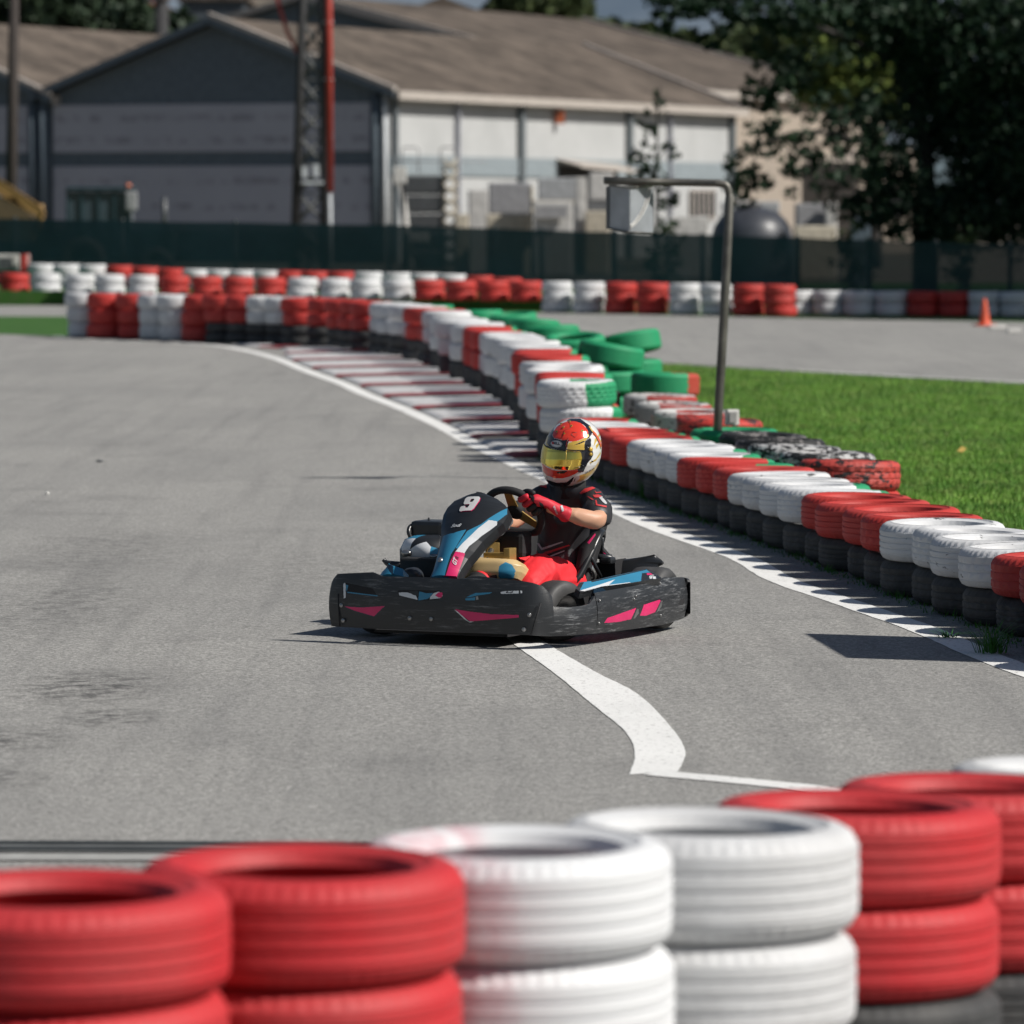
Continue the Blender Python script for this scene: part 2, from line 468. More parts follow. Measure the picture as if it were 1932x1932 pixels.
# ------------------------------------------------------------------ tyres
def tyre_mesh(name, Ro, H, segs, teeth, variant=0, lod=0):
    """car tyre lying flat, base at z=0; hollow, with rounded shoulders, ribs and shoulder lugs"""
    Ri = Ro * (0.66 if variant != 2 else 0.62)
    g = 0.003 if name != 'tyre' or lod else (0.0045 if Ro > 0.3005 else 0.0028)
    pr = []   # (r, z, tooth)
    h = H
    sh = 0.030
    outer = [(Ri, 0.035, 0), (Ri + 0.012, 0.012, 0), (Ri + 0.05, 0.0, 0), (Ro - 0.060, 0.000, 0), (Ro - 0.030, 0.004, 0), (Ro - 0.013, 0.013, 1), (Ro - 0.004, 0.027, 1), (Ro - 0.001, 0.034, 0)]
    ribs = []
    nr = 4 if variant != 1 else 3
    z0, z1 = 0.034, h - 0.034
    if lod == 0:
        step = (z1 - z0) / nr
        for i in range(nr):
            a = z0 + step * i; b = a + step
            bulge = 0.0025 * (1 - abs((a + b) / 2 - h / 2) / (h / 2))
            ribs += [(Ro - g, a + 0.0015, 0), (Ro - g, a + 0.006, 0), (Ro + bulge, a + 0.009, 2), (Ro + bulge, b - 0.002, 2)]
        ribs += [(Ro - g, z1, 0), (Ro - g, z1 + 0.004, 0)]
    else:
        ribs = [(Ro + 0.003, z0 + (z1 - z0) * q, 0) for q in (0.25, 0.5, 0.75)]
    top = [(r, h - z, t) for r, z, t in reversed(outer)]
    prof = outer + ribs + top
    # inner wall of the carcass
    inner = [(Ri + 0.02, h - 0.06, 0), (Ri + 0.075, h - 0.05, 0), (Ro - 0.022, h * 0.72, 0), (Ro - 0.018, h * 0.5, 0), (Ro - 0.022, h * 0.28, 0), (Ri + 0.075, 0.05, 0), (Ri + 0.02, 0.06, 0)]
    prof = prof + inner
    vs = []; fs = []
    r0 = random.Random(variant * 13 + segs)
    for i, (r, z, t) in enumerate(prof):
        for k in range(segs):
            th = 2 * math.pi * k / segs
            rr = r; zz = z
            if t == 1 and teeth and (k % 3 == 0):
                rr -= 0.007
            if t == 2 and teeth and ((k + (i % 3)) % 5 == 0) and variant != 0:
                rr -= 0.004
            # slight ovality and sag of an old tyre
            rr *= 1 + 0.008 * math.sin(2 * th + variant) + 0.004 * math.sin(3 * th + 1.3 * variant)
            zz += 0.004 * math.sin(th + variant * 2.1) * (z / h)
            vs.append((rr * math.cos(th), rr * math.sin(th), zz))
    m = len(prof)
    for i in range(m):
        j = (i + 1) % m
        for k in range(segs):
            k2 = (k + 1) % segs
            fs.append((i * segs + k, i * segs + k2, j * segs + k2, j * segs + k))
    me = bpy.data.meshes.new(name)
    me.from_pydata(vs, [], fs)
    me.polygons.foreach_set('use_smooth', [True] * len(fs))
    try: me.set_sharp_from_angle(angle=R(40))
    except Exception: pass
    me.update()
    return me

_tm = {}
def get_tyre(kind, mat, variant):
    key = (kind, mat, variant)
    if key not in _tm:
        bk = (kind, variant)
        if bk not in _tm:
            if kind == 'near': _tm[bk] = tyre_mesh('tyre', 0.307, 0.195, 180, True, variant)
            elif kind == 'mid': _tm[bk] = tyre_mesh('tyre', 0.300, 0.178, 144, True, variant)
            elif kind == 'base': _tm[bk] = tyre_mesh('tyre', 0.285, 0.166, 144, True, variant)
            elif kind == 'late': _tm[bk] = tyre_mesh('tyre', 0.296, 0.205, 72, False, variant)
            else: _tm[bk] = tyre_mesh('tyre', 0.292, 0.190, 40, False, 0, 1)
        me = _tm[bk].copy(); me.name = 'tyre'
        me.materials.append(TM[mat])
        _tm[key] = me
    return _tm[key]

used_labels = set()
tyre_count = 0
def tyre(x, y, z, mat, kind, label, group, H=None, tilt=(0, 0), rot=None, variant=None):
    global tyre_count
    variant = random.randrange(3) if variant is None else variant
    me = get_tyre(kind, mat, variant if kind != 'far' else 0)
    o = bpy.data.objects.new('tyre', me)
    COL.objects.link(o)
    o.location = (x, y, z)
    o.rotation_euler = (tilt[0], tilt[1], random.uniform(0, 6.28) if rot is None else rot)
    q = 1.0 if kind == 'near' else random.uniform(0.965, 1.015)
    o.scale = (q, q, H or 1.0)
    tag(o, label, 'tyre', group)
    assert label not in used_labels, label
    used_labels.add(label)
    tyre_count += 1
    return o

ORD = ['', 'first', 'second', 'third', 'fourth', 'fifth', 'sixth', 'seventh', 'eighth', 'ninth', 'tenth', 'eleventh', 'twelfth', 'thirteenth',
       'fourteenth', 'fifteenth', 'sixteenth', 'seventeenth', 'eighteenth', 'nineteenth', 'twentieth']

# --- row of stacks along the near edge of the frame
near = [  # px-free real positions, stack height
 (-0.811, 9.40, 0.606, 'red_clean', 'red', 'leftmost near red stack'),
 (-0.393, 9.84, 0.600, 'red_clean', 'red', 'near red stack left of the white pair'),
 (0.006, 10.28, 0.585, 'white_clean', 'white', 'near white stack with pink smears'),
 (0.3985, 10.74, 0.571, 'white_clean', 'white', 'clean near white stack beside the red ones'),
 (0.731, 11.24, 0.555, 'red_clean', 'red', 'near red stack right of the white pair'),
 (1.030, 11.75, 0.540, 'red_clean', 'red', 'rightmost near red stack'),
 (1.325, 12.25, 0.530, 'white_clean', 'white', 'white stack just showing at right frame edge'),
]
t_ = NT('white_tyre_paint_with_pink_smears')
v_ = t_.coord('Object')
n_ = t_.noise(t_.coord('Object', scale=(1, 1, 0.6)), 9, 6, 0.7)
sp_ = t_.n.new('ShaderNodeSeparateXYZ'); t_.l.new(v_, sp_.inputs[0])
msk = t_.math('MULTIPLY', t_.math('MULTIPLY', t_.math('SUBTRACT', -0.01, sp_.outputs[0]), 12.0, clamp=True), t_.ramp(n_, 0.42, 0.62))
TM['white_pink'] = t_.out(t_.mix(t_.math('MULTIPLY', msk, 0.62), (0.62, 0.63, 0.64), (0.45, 0.09, 0.14)), 0.6, 0, 0.35)
for i, (x, y, top, mat, cn, desc) in enumerate(near):
    z2 = (.42, .397, .378, .352, .361, .35, .34)[i]; z1 = z2 - (.205 if cn == 'white' else .20)
    for lv, nm in ((0, 'lowest black'), (1, 'middle ' + cn), (2, 'topmost ' + cn)):
        zb_, h = ((0, z1), (z1, z2 - z1), (z2, top - z2))[lv]
        m = 'black' if lv == 0 else mat
        if i == 2 and lv > 0: m = 'white_pink'
        jx = 0 if lv == 2 else random.uniform(-0.006, 0.006)
        tyre(x + jx, y + (0 if lv == 2 else random.uniform(-0.006, 0.006)), zb_ - 0.004, m, 'near', f'{nm} tyre of the {desc}', 'tyres of the near barrier', H=h / 0.195,
             variant=0, rot=0.4 * i if m != 'white_pink' else 0.12)

# --- two-high barrier running from beside the kart to the right edge
def Bx(y): return 1.715 - 0.1155 * (y - 28.2)
colB = [(1105, 'red', 'first'), (1160, 'white', 'first'), (1168, 'red', 'second')]
runsB = [  # (upper px limit of the left edge, colour, run description)
 (1058, 'red', 'red run directly behind the helmet'),
 (1106, 'white', 'white run directly behind the helmet'),
 (1160, 'red', 'red run just right of the helmet'),
 (1262, 'white', 'white run between the helmet and light pole'),
 (1368, 'red', 'red run right of the light pole'),
 (1490, 'white', 'white run behind the worn red tyre'),
 (1638, 'red', 'red run above the dark road shadow'),
 (1828, 'white', 'largest white run right of the kart'),
 (3000, 'red', 'red run at the right frame edge'),
]
y = 37.75; stacksB = []
while y > 20.6:
    x = Bx(y); left = (x - 0.30) / y * F + CX
    for lim, c, d in runsB:
        if left < lim: stacksB.append((x, y, c, d)); break
    y -= 0.603 * math.cos(0.115)
cnt = {}
for i, (x, y, c, d) in enumerate(stacksB):
    cnt[d] = cnt.get(d, 0) + 1
    n = cnt[d]
    x += random.uniform(-0.02, 0.02)
    m = c
    px = (x - .3) / y * F + CX
    rot = None
    if c == 'white' and n >= 3 and px < 1500: m = 'white_green_edge'; rot = random.uniform(-0.3, 0.2)
    if c == 'red' and px < 1340: m = 'red_green_edge'; rot = random.uniform(-0.3, 0.2)
    if c == 'red' and 1305 < px < 1335: m = 'red_green'; rot = -0.2
    who = f'{ORD[n]} from far end, {d}'
    tyre(x, y, 0.164, m, 'mid', f'{c} upper tyre, {who}', 'painted tyres along the right barrier', rot=rot,
         tilt=(random.uniform(-0.02, 0.02), random.uniform(-0.025, 0.025)))
    tyre(x + random.uniform(-0.01, 0.02), y + random.uniform(-0.012, 0.012), -0.003, 'black', 'base', f'bottom black tyre, {who}', 'black tyres under the right barrier')

# --- three-high curved barrier, left edges on the ground
PA = [(0.20, 38.75), (0.195, 40.0), (0.13, 42.8), (0.03, 46.0), (-0.13, 49.7), (-0.37, 53.7), (-0.60, 57.0), (-0.94, 61.2), (-1.14, 63.8), (-1.55, 66.8),
      (-2.11, 69.6), (-2.69, 71.6), (-3.28, 73.0), (-4.23, 74.7), (-5.32, 76.4), (-6.72, 78.15)]
PAc = catmull([(x, y, 0) for x, y in PA], 40)
runsA = [  # px range of the left edge -> colour
 (155, 'white', 'far left end white run'), (260, 'red', 'red run nearest left end'), (345, 'white', 'white run before the kerb'),
 (430, 'red', 'red run where the kerb starts'), (525, 'white', 'white pair above the kerb start'), (668, 'red', 'long red run above the kerb'),
 (763, 'white', 'white run left of the green tyres'), (795, 'red', 'narrow red run below first green tyre'), (860, 'white', 'white run beside the striped kerb'),
 (900, 'red', 'red run beside the striped kerb'), (964, 'white', 'white run where green tyres tilt'), (983, 'red', 'narrow red run by tilted green tyres'),
 (1008, 'white', 'white pair before the green-sided tyre'), (1021, 'red', 'red pair before the green-sided tyre'), (3000, 'white', 'stack with the white and green tyre')]
acc = 0; nextd = 0; stacksA = []
for a, b in zip(PAc, PAc[1:]):
    seg = (b - a).length
    while acc + seg >= nextd:
        t = (nextd - acc) / seg
        p = a.lerp(b, t); d = (b - a).normalized()
        nrm = Vector((d.y, -d.x, 0))            # away from the track
        if nrm.x < 0 and nrm.y < 0: nrm = -nrm
        c = p + nrm * 0.295
        left = p.x / p.y * F + CX
        for lim, cn, ds in runsA:
            if left < lim: stacksA.append((c.x, c.y, cn, ds, left, nrm.copy())); break
        nextd += 1.06 if p.y < 66 else (0.86 if p.y < 72 else 0.62)
        if len(stacksA) == 1: nextd = 0.66
    acc += seg
cnt = {}
for i, (x, y, c, d, left, nrm) in enumerate(stacksA):
    cnt[d] = cnt.get(d, 0) + 1
    n = cnt[d]
    painted_base = left < 350
    jy = random.uniform(-0.05, 0.05) if i > 2 else 0
    x += jy * nrm.x; y += jy * nrm.y
    k = 'late' if y < 62 else 'far'
    ref = 0.205 if k == 'late' else 0.190
    if i == 0: k = 'mid'; ref = 0.178
    if painted_base: lv_ = [('top', c, .218), ('middle', c, .218), ('bottom', c, .218)]
    elif y < 62: lv_ = [('upper', c, .195), ('middle', c, .195), ('bottom', 'black', .225 if y > 44 else .205)]
    else: lv_ = [('upper', c, .192), ('second', c, .188), ('third', 'black', .142), ('bottom', 'black', .142)]
    z = sum(q[2] for q in lv_)
    for li, (nm, m, h) in enumerate(lv_):
        z -= h
        cc = m; rot = None; tl = (random.uniform(-.02, .02), random.uniform(-.02, .02))
        if i == 0 and li == 0: m = 'white_green'; rot = 0.25; tl = (0.03, -0.03); cc = 'white and green'
        elif i == 0 and li == 1: m = 'white_green_edge'; rot = 0.1; cc = 'white and green'
        elif c == 'red' and y < 60 and li == 0: m = 'red_green_edge'; rot = 0
        ff = f', {ORD[n]} stack' if i > 0 else ''
        jx = random.uniform(-.015, .015) if li else random.uniform(-.04, .025)
        tyre(x + jx, y, z, m, k, f'{nm} {cc} tyre{ff}, {d}', 'tyres of the curved barrier', H=h / ref, tilt=tl, rot=rot)
# unseen rubber belt added behind the stacks to shade the kerb
mb = MB(); bp_ = []
for p in PAc[::12]:
    if 39.5 < p.y < 73: bp_.append(p)
for q, (a, b) in enumerate(zip(bp_, bp_[1:])):
    d_ = (b - a).normalized(); nr_ = Vector((d_.y, -d_.x, 0))
    if nr_.x < 0: nr_ = -nr_
    o1 = nr_ * 0.60; o2 = nr_ * 0.615
    if q % 9 == 8: continue
    mb.add([a + o1, b + o1, b + o1 + Vector((0, 0, .46)), a + o1 + Vector((0, 0, .46)), a + o2, b + o2, b + o2 + Vector((0, 0, .46)), a + o2 + Vector((0, 0, .46))],
           [(0, 1, 2, 3), (7, 6, 5, 4), (3, 2, 6, 7), (0, 4, 5, 1)])
tag(mb.build('kerb_shade_belt', TM['black']), 'added black belt shading the kerb, between the curved red and white stacks and green tyres', 'belt')

# --- green tyres behind the curved barrier
def rowA(yq, off=0.92):
    best = min(PAc, key=lambda p: abs(p.y - yq))
    return best.x + off
green = [  # (x, y, levels, lean about y axis of the top one, words)
 (-1.05, 69.5, 3, 0.0, 'farthest green stack'),
 (-0.40, 66.0, 3, 0.02, 'second green stack from far end'),
 (0.02, 63.0, 3, 0.10, 'third green stack from the far end'),
 (0.24, 58.5, 3, 0.10, 'fourth green stack from the far end'),
 (0.42, 54.5, 3, 0.12, 'fifth green stack from the far end'),
 (0.60, 50.2, 3, 0.16, 'green stack leaning toward the back track'),
 (1.15, 50.6, 3, 0.20, 'rightmost green stack against the back track'),
 (0.86, 46.9, 3, 0.16, 'green stack behind the white and green tyre'),
 (1.16, 44.9, 2, 0.03, 'low green stack at the lawn corner'),
 (1.33, 46.1, 2, 0.02, 'green and rust stack at the lawn corner'),
]
green.pop(8)
for x, y, n, lean, d in green:
    for lv in range(n):
        m = 'green_red' if (n == 2 and lv == 1) else 'green'
        z = 0.205 * lv + (0.02 if lv else 0)
        tp = lv == n - 1
        kx = 0.0 if tp else random.uniform(-0.03, 0.03)
        w = {0: 'bottom', 1: 'middle', 2: 'top'}[lv] if n == 3 else {0: 'bottom', 1: 'top'}[lv]
        if tp and lean > 0.05:
            z += 0.30 * math.sin(lean) - 0.02
        tyre(x + kx, y, z, m, 'late' if y < 62 else 'far', f'{w} green tyre of the {d}', 'green tyres behind the curved barrier',
             tilt=(random.uniform(-.03, .03), lean if tp else 0), rot=0.3 if m == 'green_red' else None)
# --- worn tyres between barrier and lawn
worn = [
 (1.19, 42.6, 'worn_white_red', 'peeling white and red', 'farthest worn stack beside the lawn'),
 (1.24, 40.7, 'worn_white_red', 'white topped peeling red', 'second farthest worn stack beside the lawn'),
 (1.33, 39.1, 'worn_white_red', 'white topped blotchy red', 'worn stack left of the light pole'),
 (1.47, 37.6, 'worn_red', 'faded red', 'worn stack peeking out right of the pole'),
 (1.50, 35.75, 'green', 'green', 'worn stack around the light pole foot'),
 (1.66, 34.95, 'worn_dark', 'grey-white blackened', 'worn stack just right of the pole'),
 (1.73, 34.1, 'worn_dark', 'sooty black', 'second worn stack right of the pole'),
 (1.77, 33.2, 'worn_white', 'flaking white', 'third worn stack right of the pole'),
 (1.92, 32.25, 'worn_white', 'flaking pale grey', 'worn stack hidden behind the big red tyre'),
 (1.985, 31.2, 'worn_red', 'black-chipped red', 'big worn stack nearest, beside the lawn'),
]
for i, (x, y, m, cn, d) in enumerate(worn):
    b = 'red' if i in (3, 9) else ('green' if i == 4 else 'worn_red')
    tyre(x, y, 0.18, m, 'mid', f'{cn} upper tyre of the {d}', 'worn tyres beside the lawn', tilt=(random.uniform(-.03, .03), random.uniform(0, .04)), rot=0 if 'red' in m else None, variant=1 if i == 9 else None)
    tyre(x, y, 0.0, b, 'mid', f'{"green" if b=="green" else "red"} lower tyre of the {d}', 'worn tyres beside the lawn', variant=0)

# --- far row in front of the fence
def Dfar(px): return 107.0 - 13.2 * px / 1500
front = []
px = -28
colsF = ['red', 'red'] + ['white'] * 4 + ['red'] * 4 + ['white'] * 4 + ['red'] * 4 + ['white'] * 2 + ['red'] * 2 + ['white'] * 2 + ['red'] * 2
for i, c in enumerate(colsF):
    cxp = -30 + i * (1472 + 30) / (len(colsF) - 1)
    front.append((cxp, c))
namesF = []
def runs(seq):
    out = []; k = 0
    for i, c in enumerate(seq):
        if i == 0 or seq[i - 1] != c: k += 1; n = 0
        n += 1; out.append((k, n))
    return out
rF = runs(colsF)
runw = ['', 'far left red run', 'leftmost white run', 'second red run', 'second white run', 'third red run', 'third white run', 'fourth red run', 'rightmost sunlit white run', 'rightmost sunlit red run']
for (cxp, c), (k, n) in zip(front, rF):
    D = Dfar(cxp); x = (cxp - CX) / F * D
    top = interp(cxp, [(0, 0.63), (700, 0.58), (1500, 0.56)])
    h = top / 3
    for lv, nm in ((2, 'top'), (1, 'middle'), (0, 'bottom')):
        if lv == 0 and 140 < cxp < 1000: continue     # wholly hidden by the curved barrier
        tyre(x + random.uniform(-.02, .02), D + random.uniform(-.02, .02), h * lv + 0.0, c, 'far', f'{nm} {c} tyre, {ORD[n]} stack of {runw[k]}, fence row', 'tyres of the far fence row', H=h / 0.19)
# stacks further left hide nothing below them, so rest the remaining ones on a low bank
bank = flat('bank', [(-16, 106.2), (-7.3, 105.6), (0.2, 100.1), (2.3, 99.0), (2.3, 112), (-16, 116)], M_DARKGRASS, 0.28)
mbb = MB(); pl = [(-16, 106.2), (-7.3, 105.6), (0.2, 100.1), (2.3, 99.0)]
for a, b in zip(pl, pl[1:]): mbb.add([(a[0], a[1], -.01), (b[0], b[1], -.01), (b[0], b[1], .28), (a[0], a[1], .28)], [(0, 1, 2, 3)])
tag(mbb.build('bank', M_DARKGRASS), kind='structure')

colsK = ['white'] * 3 + ['red'] * 3 + ['white'] * 4 + ['red'] * 3 + ['white'] * 4 + ['red'] * 2
pxK = [80, 127, 176, 226, 276, 324, 372, 418, 459, 504, 550, 595, 644, 695, 749, 801, 852, 904, 957]
rK = runs(colsK)
runk = ['', 'left white run', 'left red run', 'middle white run', 'middle red run', 'right white run', 'right red run']
for cxp, c, (k, n) in zip(pxK, colsK, rK):
    D = interp(cxp, [(0, 112.5), (1000, 102.2)])
    x = (cxp - CX) / F * D
    top = interp(cxp, [(0, .77), (200, .76), (350, .68), (700, .66), (850, .64), (960, .58)])
    h = (top - 0.28) / 2
    for lv, nm in ((1, 'top'), (0, 'lower')):
        tyre(x, D, 0.28 + h * lv, c, 'far', f'{nm} {c} tyre, {ORD[n]} stack in the {runk[k]}, hindmost row', 'tyres of the hindmost row', H=h / 0.19)
# shaded stacks at the right
colsS = ['white'] * 4 + ['red'] * 2 + ['white'] * 3
pxS = [1505, 1563, 1622, 1682, 1742, 1800, 1857, 1918, 1978]
for cxp, c, (k, n) in zip(pxS, colsS, runs(colsS)):
    D = 95.2 - (cxp - 1500) * 0.0035; x = (cxp - CX) / F * D
    top = 0.44
    for lv, nm in ((1, 'upper'), (0, 'lower')):
        rn = ['', 'left shaded white run', 'shaded red pair', 'shaded white run behind the cone'][k]
        tyre(x, D, 0.22 * lv, c, 'far', f'{nm} {c} tyre, {ORD[n]} stack of the {rn}', 'tyres in the tree shade', H=0.22 / 0.19)
print('TYRES', tyre_count)
# ------------------------------------------------------------------ lawn blades
def blades(name, pts_fn, n, h, w, mat, kind=None, parent=None):
    vs = np.zeros((n * 3, 3)); k = 0
    for i in range(n):
        x, y, hh = pts_fn()
        a = rng.uniform(0, 2 * math.pi); l = h * hh * rng.uniform(0.6, 1.3)
        ww = w * rng.uniform(0.7, 1.3)
        b = rng.uniform(0, 2 * math.pi); lean = l * rng.uniform(0.1, 0.6)
        ca, sa = math.cos(a) * ww, math.sin(a) * ww
        vs[3 * i] = (x - ca, y - sa, 0); vs[3 * i + 1] = (x + ca, y + sa, 0)
        vs[3 * i + 2] = (x + math.cos(b) * lean, y + math.sin(b) * lean, l)
    me = bpy.data.meshes.new(name)
    me.from_pydata(vs.tolist(), [], [(3 * i, 3 * i + 1, 3 * i + 2) for i in range(n)])
    me.materials.append(mat); me.update()
    o = bpy.data.objects.new(name, me); COL.objects.link(o)
    if parent: o.parent = parent
    if kind: tag(o, kind=kind)
    return o
def lawn_pt():
    while True:
        # uniform over screen area so that the near grass is densest
        y = 24 + 40 * rng.random() ** 1.7
        x = rng.uniform(0.5, 0.1 * y + 0.6)
        if inpoly(x, y, lawn_r):
            return x, y, (0.6 + 0.8 * rng.random()) * (1.0 if y > 30 else 0.8)
blades('grass', lawn_pt, 190000, 0.030, 0.004, M_BLADE, 'stuff')
def weed_pt_factory():
    def f():
        if rng.random() < 0.75:
            y = rng.uniform(21.0, 37.5); x = Bx(y) - 0.27 + rng.normal(0, 0.03)
        else:
            p = PAc[rng.integers(len(PAc))]; x, y = p.x + rng.normal(0.0, 0.05), p.y
        return x, y, rng.uniform(0.3, 1.0) * (0.5 + 0.5 * math.sin(y * 3.1) ** 2)
    return f
blades('weeds', weed_pt_factory(), 1900, 0.045, 0.0035, M_WEED, 'stuff')
tag(bpy.data.objects['weeds'], 'low dark weeds growing along the foot of the barrier', 'weeds')

def tuft(loc, n, h, spread, label, cat='grass tuft'):
    mb = MB()
    for i in range(n):
        a = rng.uniform(0, 6.28); r = rng.uniform(0, spread * .5)
        b = Vector((loc[0] + math.cos(a) * r, loc[1] + math.sin(a) * r, 0))
        l = h * rng.uniform(0.55, 1.1); out = spread * rng.uniform(0.2, 1.6)
        a2 = a + rng.normal(0, 0.5)
        side = Vector((-math.sin(a2), math.cos(a2), 0)) * 0.0032
        p = []
        for q in range(5):
            t = q / 4
            c = b + Vector((math.cos(a2), math.sin(a2), 0)) * out * t ** 1.7 + Vector((0, 0, l * (t - 0.22 * t * t)))
            p += [c - side * (1 - t * .95), c + side * (1 - t * .95)]
        mb.add(p, [(2 * q, 2 * q + 1, 2 * q + 3, 2 * q + 2) for q in range(4)])
    o = mb.build('grass_tuft', M_WEED, recalc=False)
    tag(o, label, cat)
tuft((1.975, 21.75), 90, 0.165, 0.14, 'tall bright green grass tuft beneath the rightmost barrier tyres')
tuft((1.855, 22.55), 45, 0.04, 0.09, 'small yellowish weed on the white edge line')
tuft((0.84, 33.6), 50, 0.15, 0.05, 'bushy weed between black tyres right of the elbow')

# ------------------------------------------------------------------ light pole (leaning, with box)
M_POLE = plain('weathered_pole_metal', (0.13, 0.125, 0.11), 0.45, 0.5, 0.4, 9)
M_POLEHI = plain('grey_galvanised_metal', (0.42, 0.42, 0.40), 0.45, 0.6)
M_PANEL = plain('translucent_grey_panel', (0.42, 0.44, 0.46), 0.35)
M_PANEL_D = plain('dark_grey_panel', (0.075, 0.08, 0.085), 0.4)
M_WHITEP = plain('white_plastic', (0.62, 0.61, 0.58), 0.5)
DP = 35.75
pb = G(1350, 0.5, 0) if False else Vector(((1350 - CX) * DP / F, DP, 0))
pole = empty('light_pole', pb, 0, 'thin leaning metal pole with bent arm rising from green tyre at lawn edge', 'light pole')
pts = [Vector((0, 0, 0)), Vector((0.022, 0, 0.5)), Vector((0.055, 0, 1.1))]
top = P(1376, 372, DP) - pb
pts += [top, P(1371, 352, DP) - pb, P(1358, 346.5, DP) - pb, P(1345, 345.5, DP) - pb, P(1240, 343.5, DP - 0.1) - pb, P(1140, 340.5, DP - 0.2) - pb]
pp = [pts[0], pts[1], pts[2], pts[3]] + catmull(pts[3:7], 5)[1:] + pts[7:]
MB().tube(pp, [0.031] * 4 + [0.026] * (len(pp) - 4), 14).build('post', M_POLE, pole)
mb = MB()
mb.tube([P(1143, 347, DP - .1) - pb, P(1235, 350, DP - .1) - pb], 0.006, 8)
mb.build('bracket', M_POLEHI, pole)
bx = empty('signal_box', P(1188, 393, DP - 0.05), 0, 'grey two sided signal box hanging from the bent pole arm', 'signal box')
def q3(px, py, dd): return P(px, py, DP + dd) - bx.location
# two panels meeting in a vertical fold, open at the back
mb = MB()
mb.prism([q3(1150, 351, -.07), q3(1187, 356, -.19), q3(1187, 437, -.19), q3(1150, 431, -.07)], (0.0, 0.015, 0)); mb.build('left_panel', M_PANEL, bx, bevel=0.002)
mb = MB(); mb.prism([q3(1188.5, 355, -.185), q3(1232, 351, -.02), q3(1232, 439, -.02), q3(1188.5, 437, -.185)], (0, 0.015, 0)); mb.build('right_panel', plain('dull_reflective_panel', (0.27, 0.29, 0.31), 0.22), bx, bevel=0.002)
mb = MB(); mb.prism([q3(1143, 353, -.03), q3(1149, 351, -.075), q3(1149, 431, -.075), q3(1143, 433, -.03)], (0.004, 0.015, 0)); mb.build('side_panel', M_PANEL_D, bx)
mb = MB()
for a, b in [((1149, 431), (1187, 438)), ((1189, 438), (1232, 440)), ((1149, 350), (1187, 354)), ((1189, 354), (1233, 350))]:
    mb.tube([q3(a[0], a[1], interp(a[0], [(1149, -.075), (1188, -.2), (1232, -.03)])), q3(b[0], b[1], interp(b[0], [(1149, -.075), (1188, -.2), (1232, -.03)]))], 0.006, 6)
mb.build('rim', M_POLE, bx)
mb = MB()
for o_ in (0, 5):
    cv = catmull([q3(1229 - o_, 354, -.045), q3(1218 - o_, 392, -.10), q3(1202 - o_, 418, -.155), q3(1188.5, 430 - o_, -.197)], 6)
    mb.tube(cv, 0.005, 6)
mb.build('cable', M_WHITEP, bx)
mb = MB(); mb.box(P(1381, 787, DP - .25), (0.085, 0.07, 0.105), rz=0.3)
jb = mb.build('junction_box', M_WHITEP, bevel=0.008)
mb = MB(); mb.box(P(1383, 787, DP - .29), (0.05, 0.012, 0.07), rz=0.3); jc = mb.build('cover', plain('grey_cover', (0.30, 0.30, 0.29), .5), jb)
tag(jb, 'small white plastic junction box on tyres beside the pole', 'junction box')

# ------------------------------------------------------------------ board just outside the frame whose shadow crosses the line
M_BOARD = plain('board_paint', (0.5, 0.5, 0.48), 0.6)
bd = empty('track_board', (2.95, 21.55, 0), 0, 'plain grey board on two posts behind the barrier, just outside the frame', 'board')
mb = MB(); mb.prism([(0.0, -0.62, 0.10), (0.0, -0.62, 1.56), (-.06, 0.62, 1.60), (-.06, 0.62, 0.10)], (0.03, 0, 0)); mb.build('board_panel', M_BOARD, bd)
for yy in (-.5, .5):
    MB().tube([(0.06, yy, 0), (0.06, yy, 1.35)], 0.03, 8).build('post', M_POLE, bd)

# ------------------------------------------------------------------ cable strip across the track, cone, markers
M_CABLE = plain('black_rubber_strip', (0.035, 0.042, 0.045), 0.6)
mb = MB(); g0 = G(-2300, 1598); g1 = G(4200, 1618)
for dy, r in ((0.075, 0.013), (-0.055, 0.012)):
    mb.tube([(g0.x, g0.y + dy, 0.001), (g1.x, g1.y + dy, 0.001)], r, 8)
mb.prism([(g0.x, g0.y + .10, 0.0), (g1.x, g1.y + .10, 0.0), (g1.x, g1.y - .08, 0.0), (g0.x, g0.y - .08, 0.0)], (0, 0, 0.004), 1)
tag(mb.build('cable_strip', [M_CABLE, plain('worn_grey_strip', (.13, .135, .135), .8)]), 'low dark twin ridged cable strip lying across the track, left foreground', 'cable strip')
M_PALE = plain('pale_rubber', (0.38, 0.38, 0.36), 0.8)
ribbon('road_marking', [(g0.x, g0.y - 0.30), (0, g0.y - .29), (g1.x, g1.y - 0.28)], 0.16, plain('faded_line', (0.34, 0.34, 0.325), .85), -0.001, jag=0.01)

M_ORANGE = plain('orange_cone_plastic', (0.62, 0.085, 0.03), 0.45)
cb = G(1857, 614)
cone = empty('traffic_cone', cb, 0.2, 'orange traffic cone on the back track edge by the shaded tyres', 'cone')
MB().lathe([(0.0, .445), (0.022, .44), (0.03, .42), (0.085, .10), (0.105, .03), (0.11, 0.02)], 28).build('cone_body', M_ORANGE, cone)
MB().box((0, 0, 0.013), (0.33, 0.33, 0.026)).build('base', M_ORANGE, cone, bevel=0.01)
for i, (px, py, w) in enumerate([(1880, 620, .26), (1912, 627, .22)]):
    g = G(px, py)
    mb = MB(); mb.box((g.x, g.y, 0.03), (w, 0.14, 0.06), rz=0.2)
    tag(mb.build('kerb_block', M_WHITEP, bevel=0.015), ['low white block beside the orange cone', 'low white block farther right past the orange cone'][i], 'block')
mb = MB(); g = G(88, 933); mb.lathe([(0.001, 0.02), (0.012, 0.014), (0.014, 0.006), (0.008, 0.0)], 8, Matrix.Translation(g))
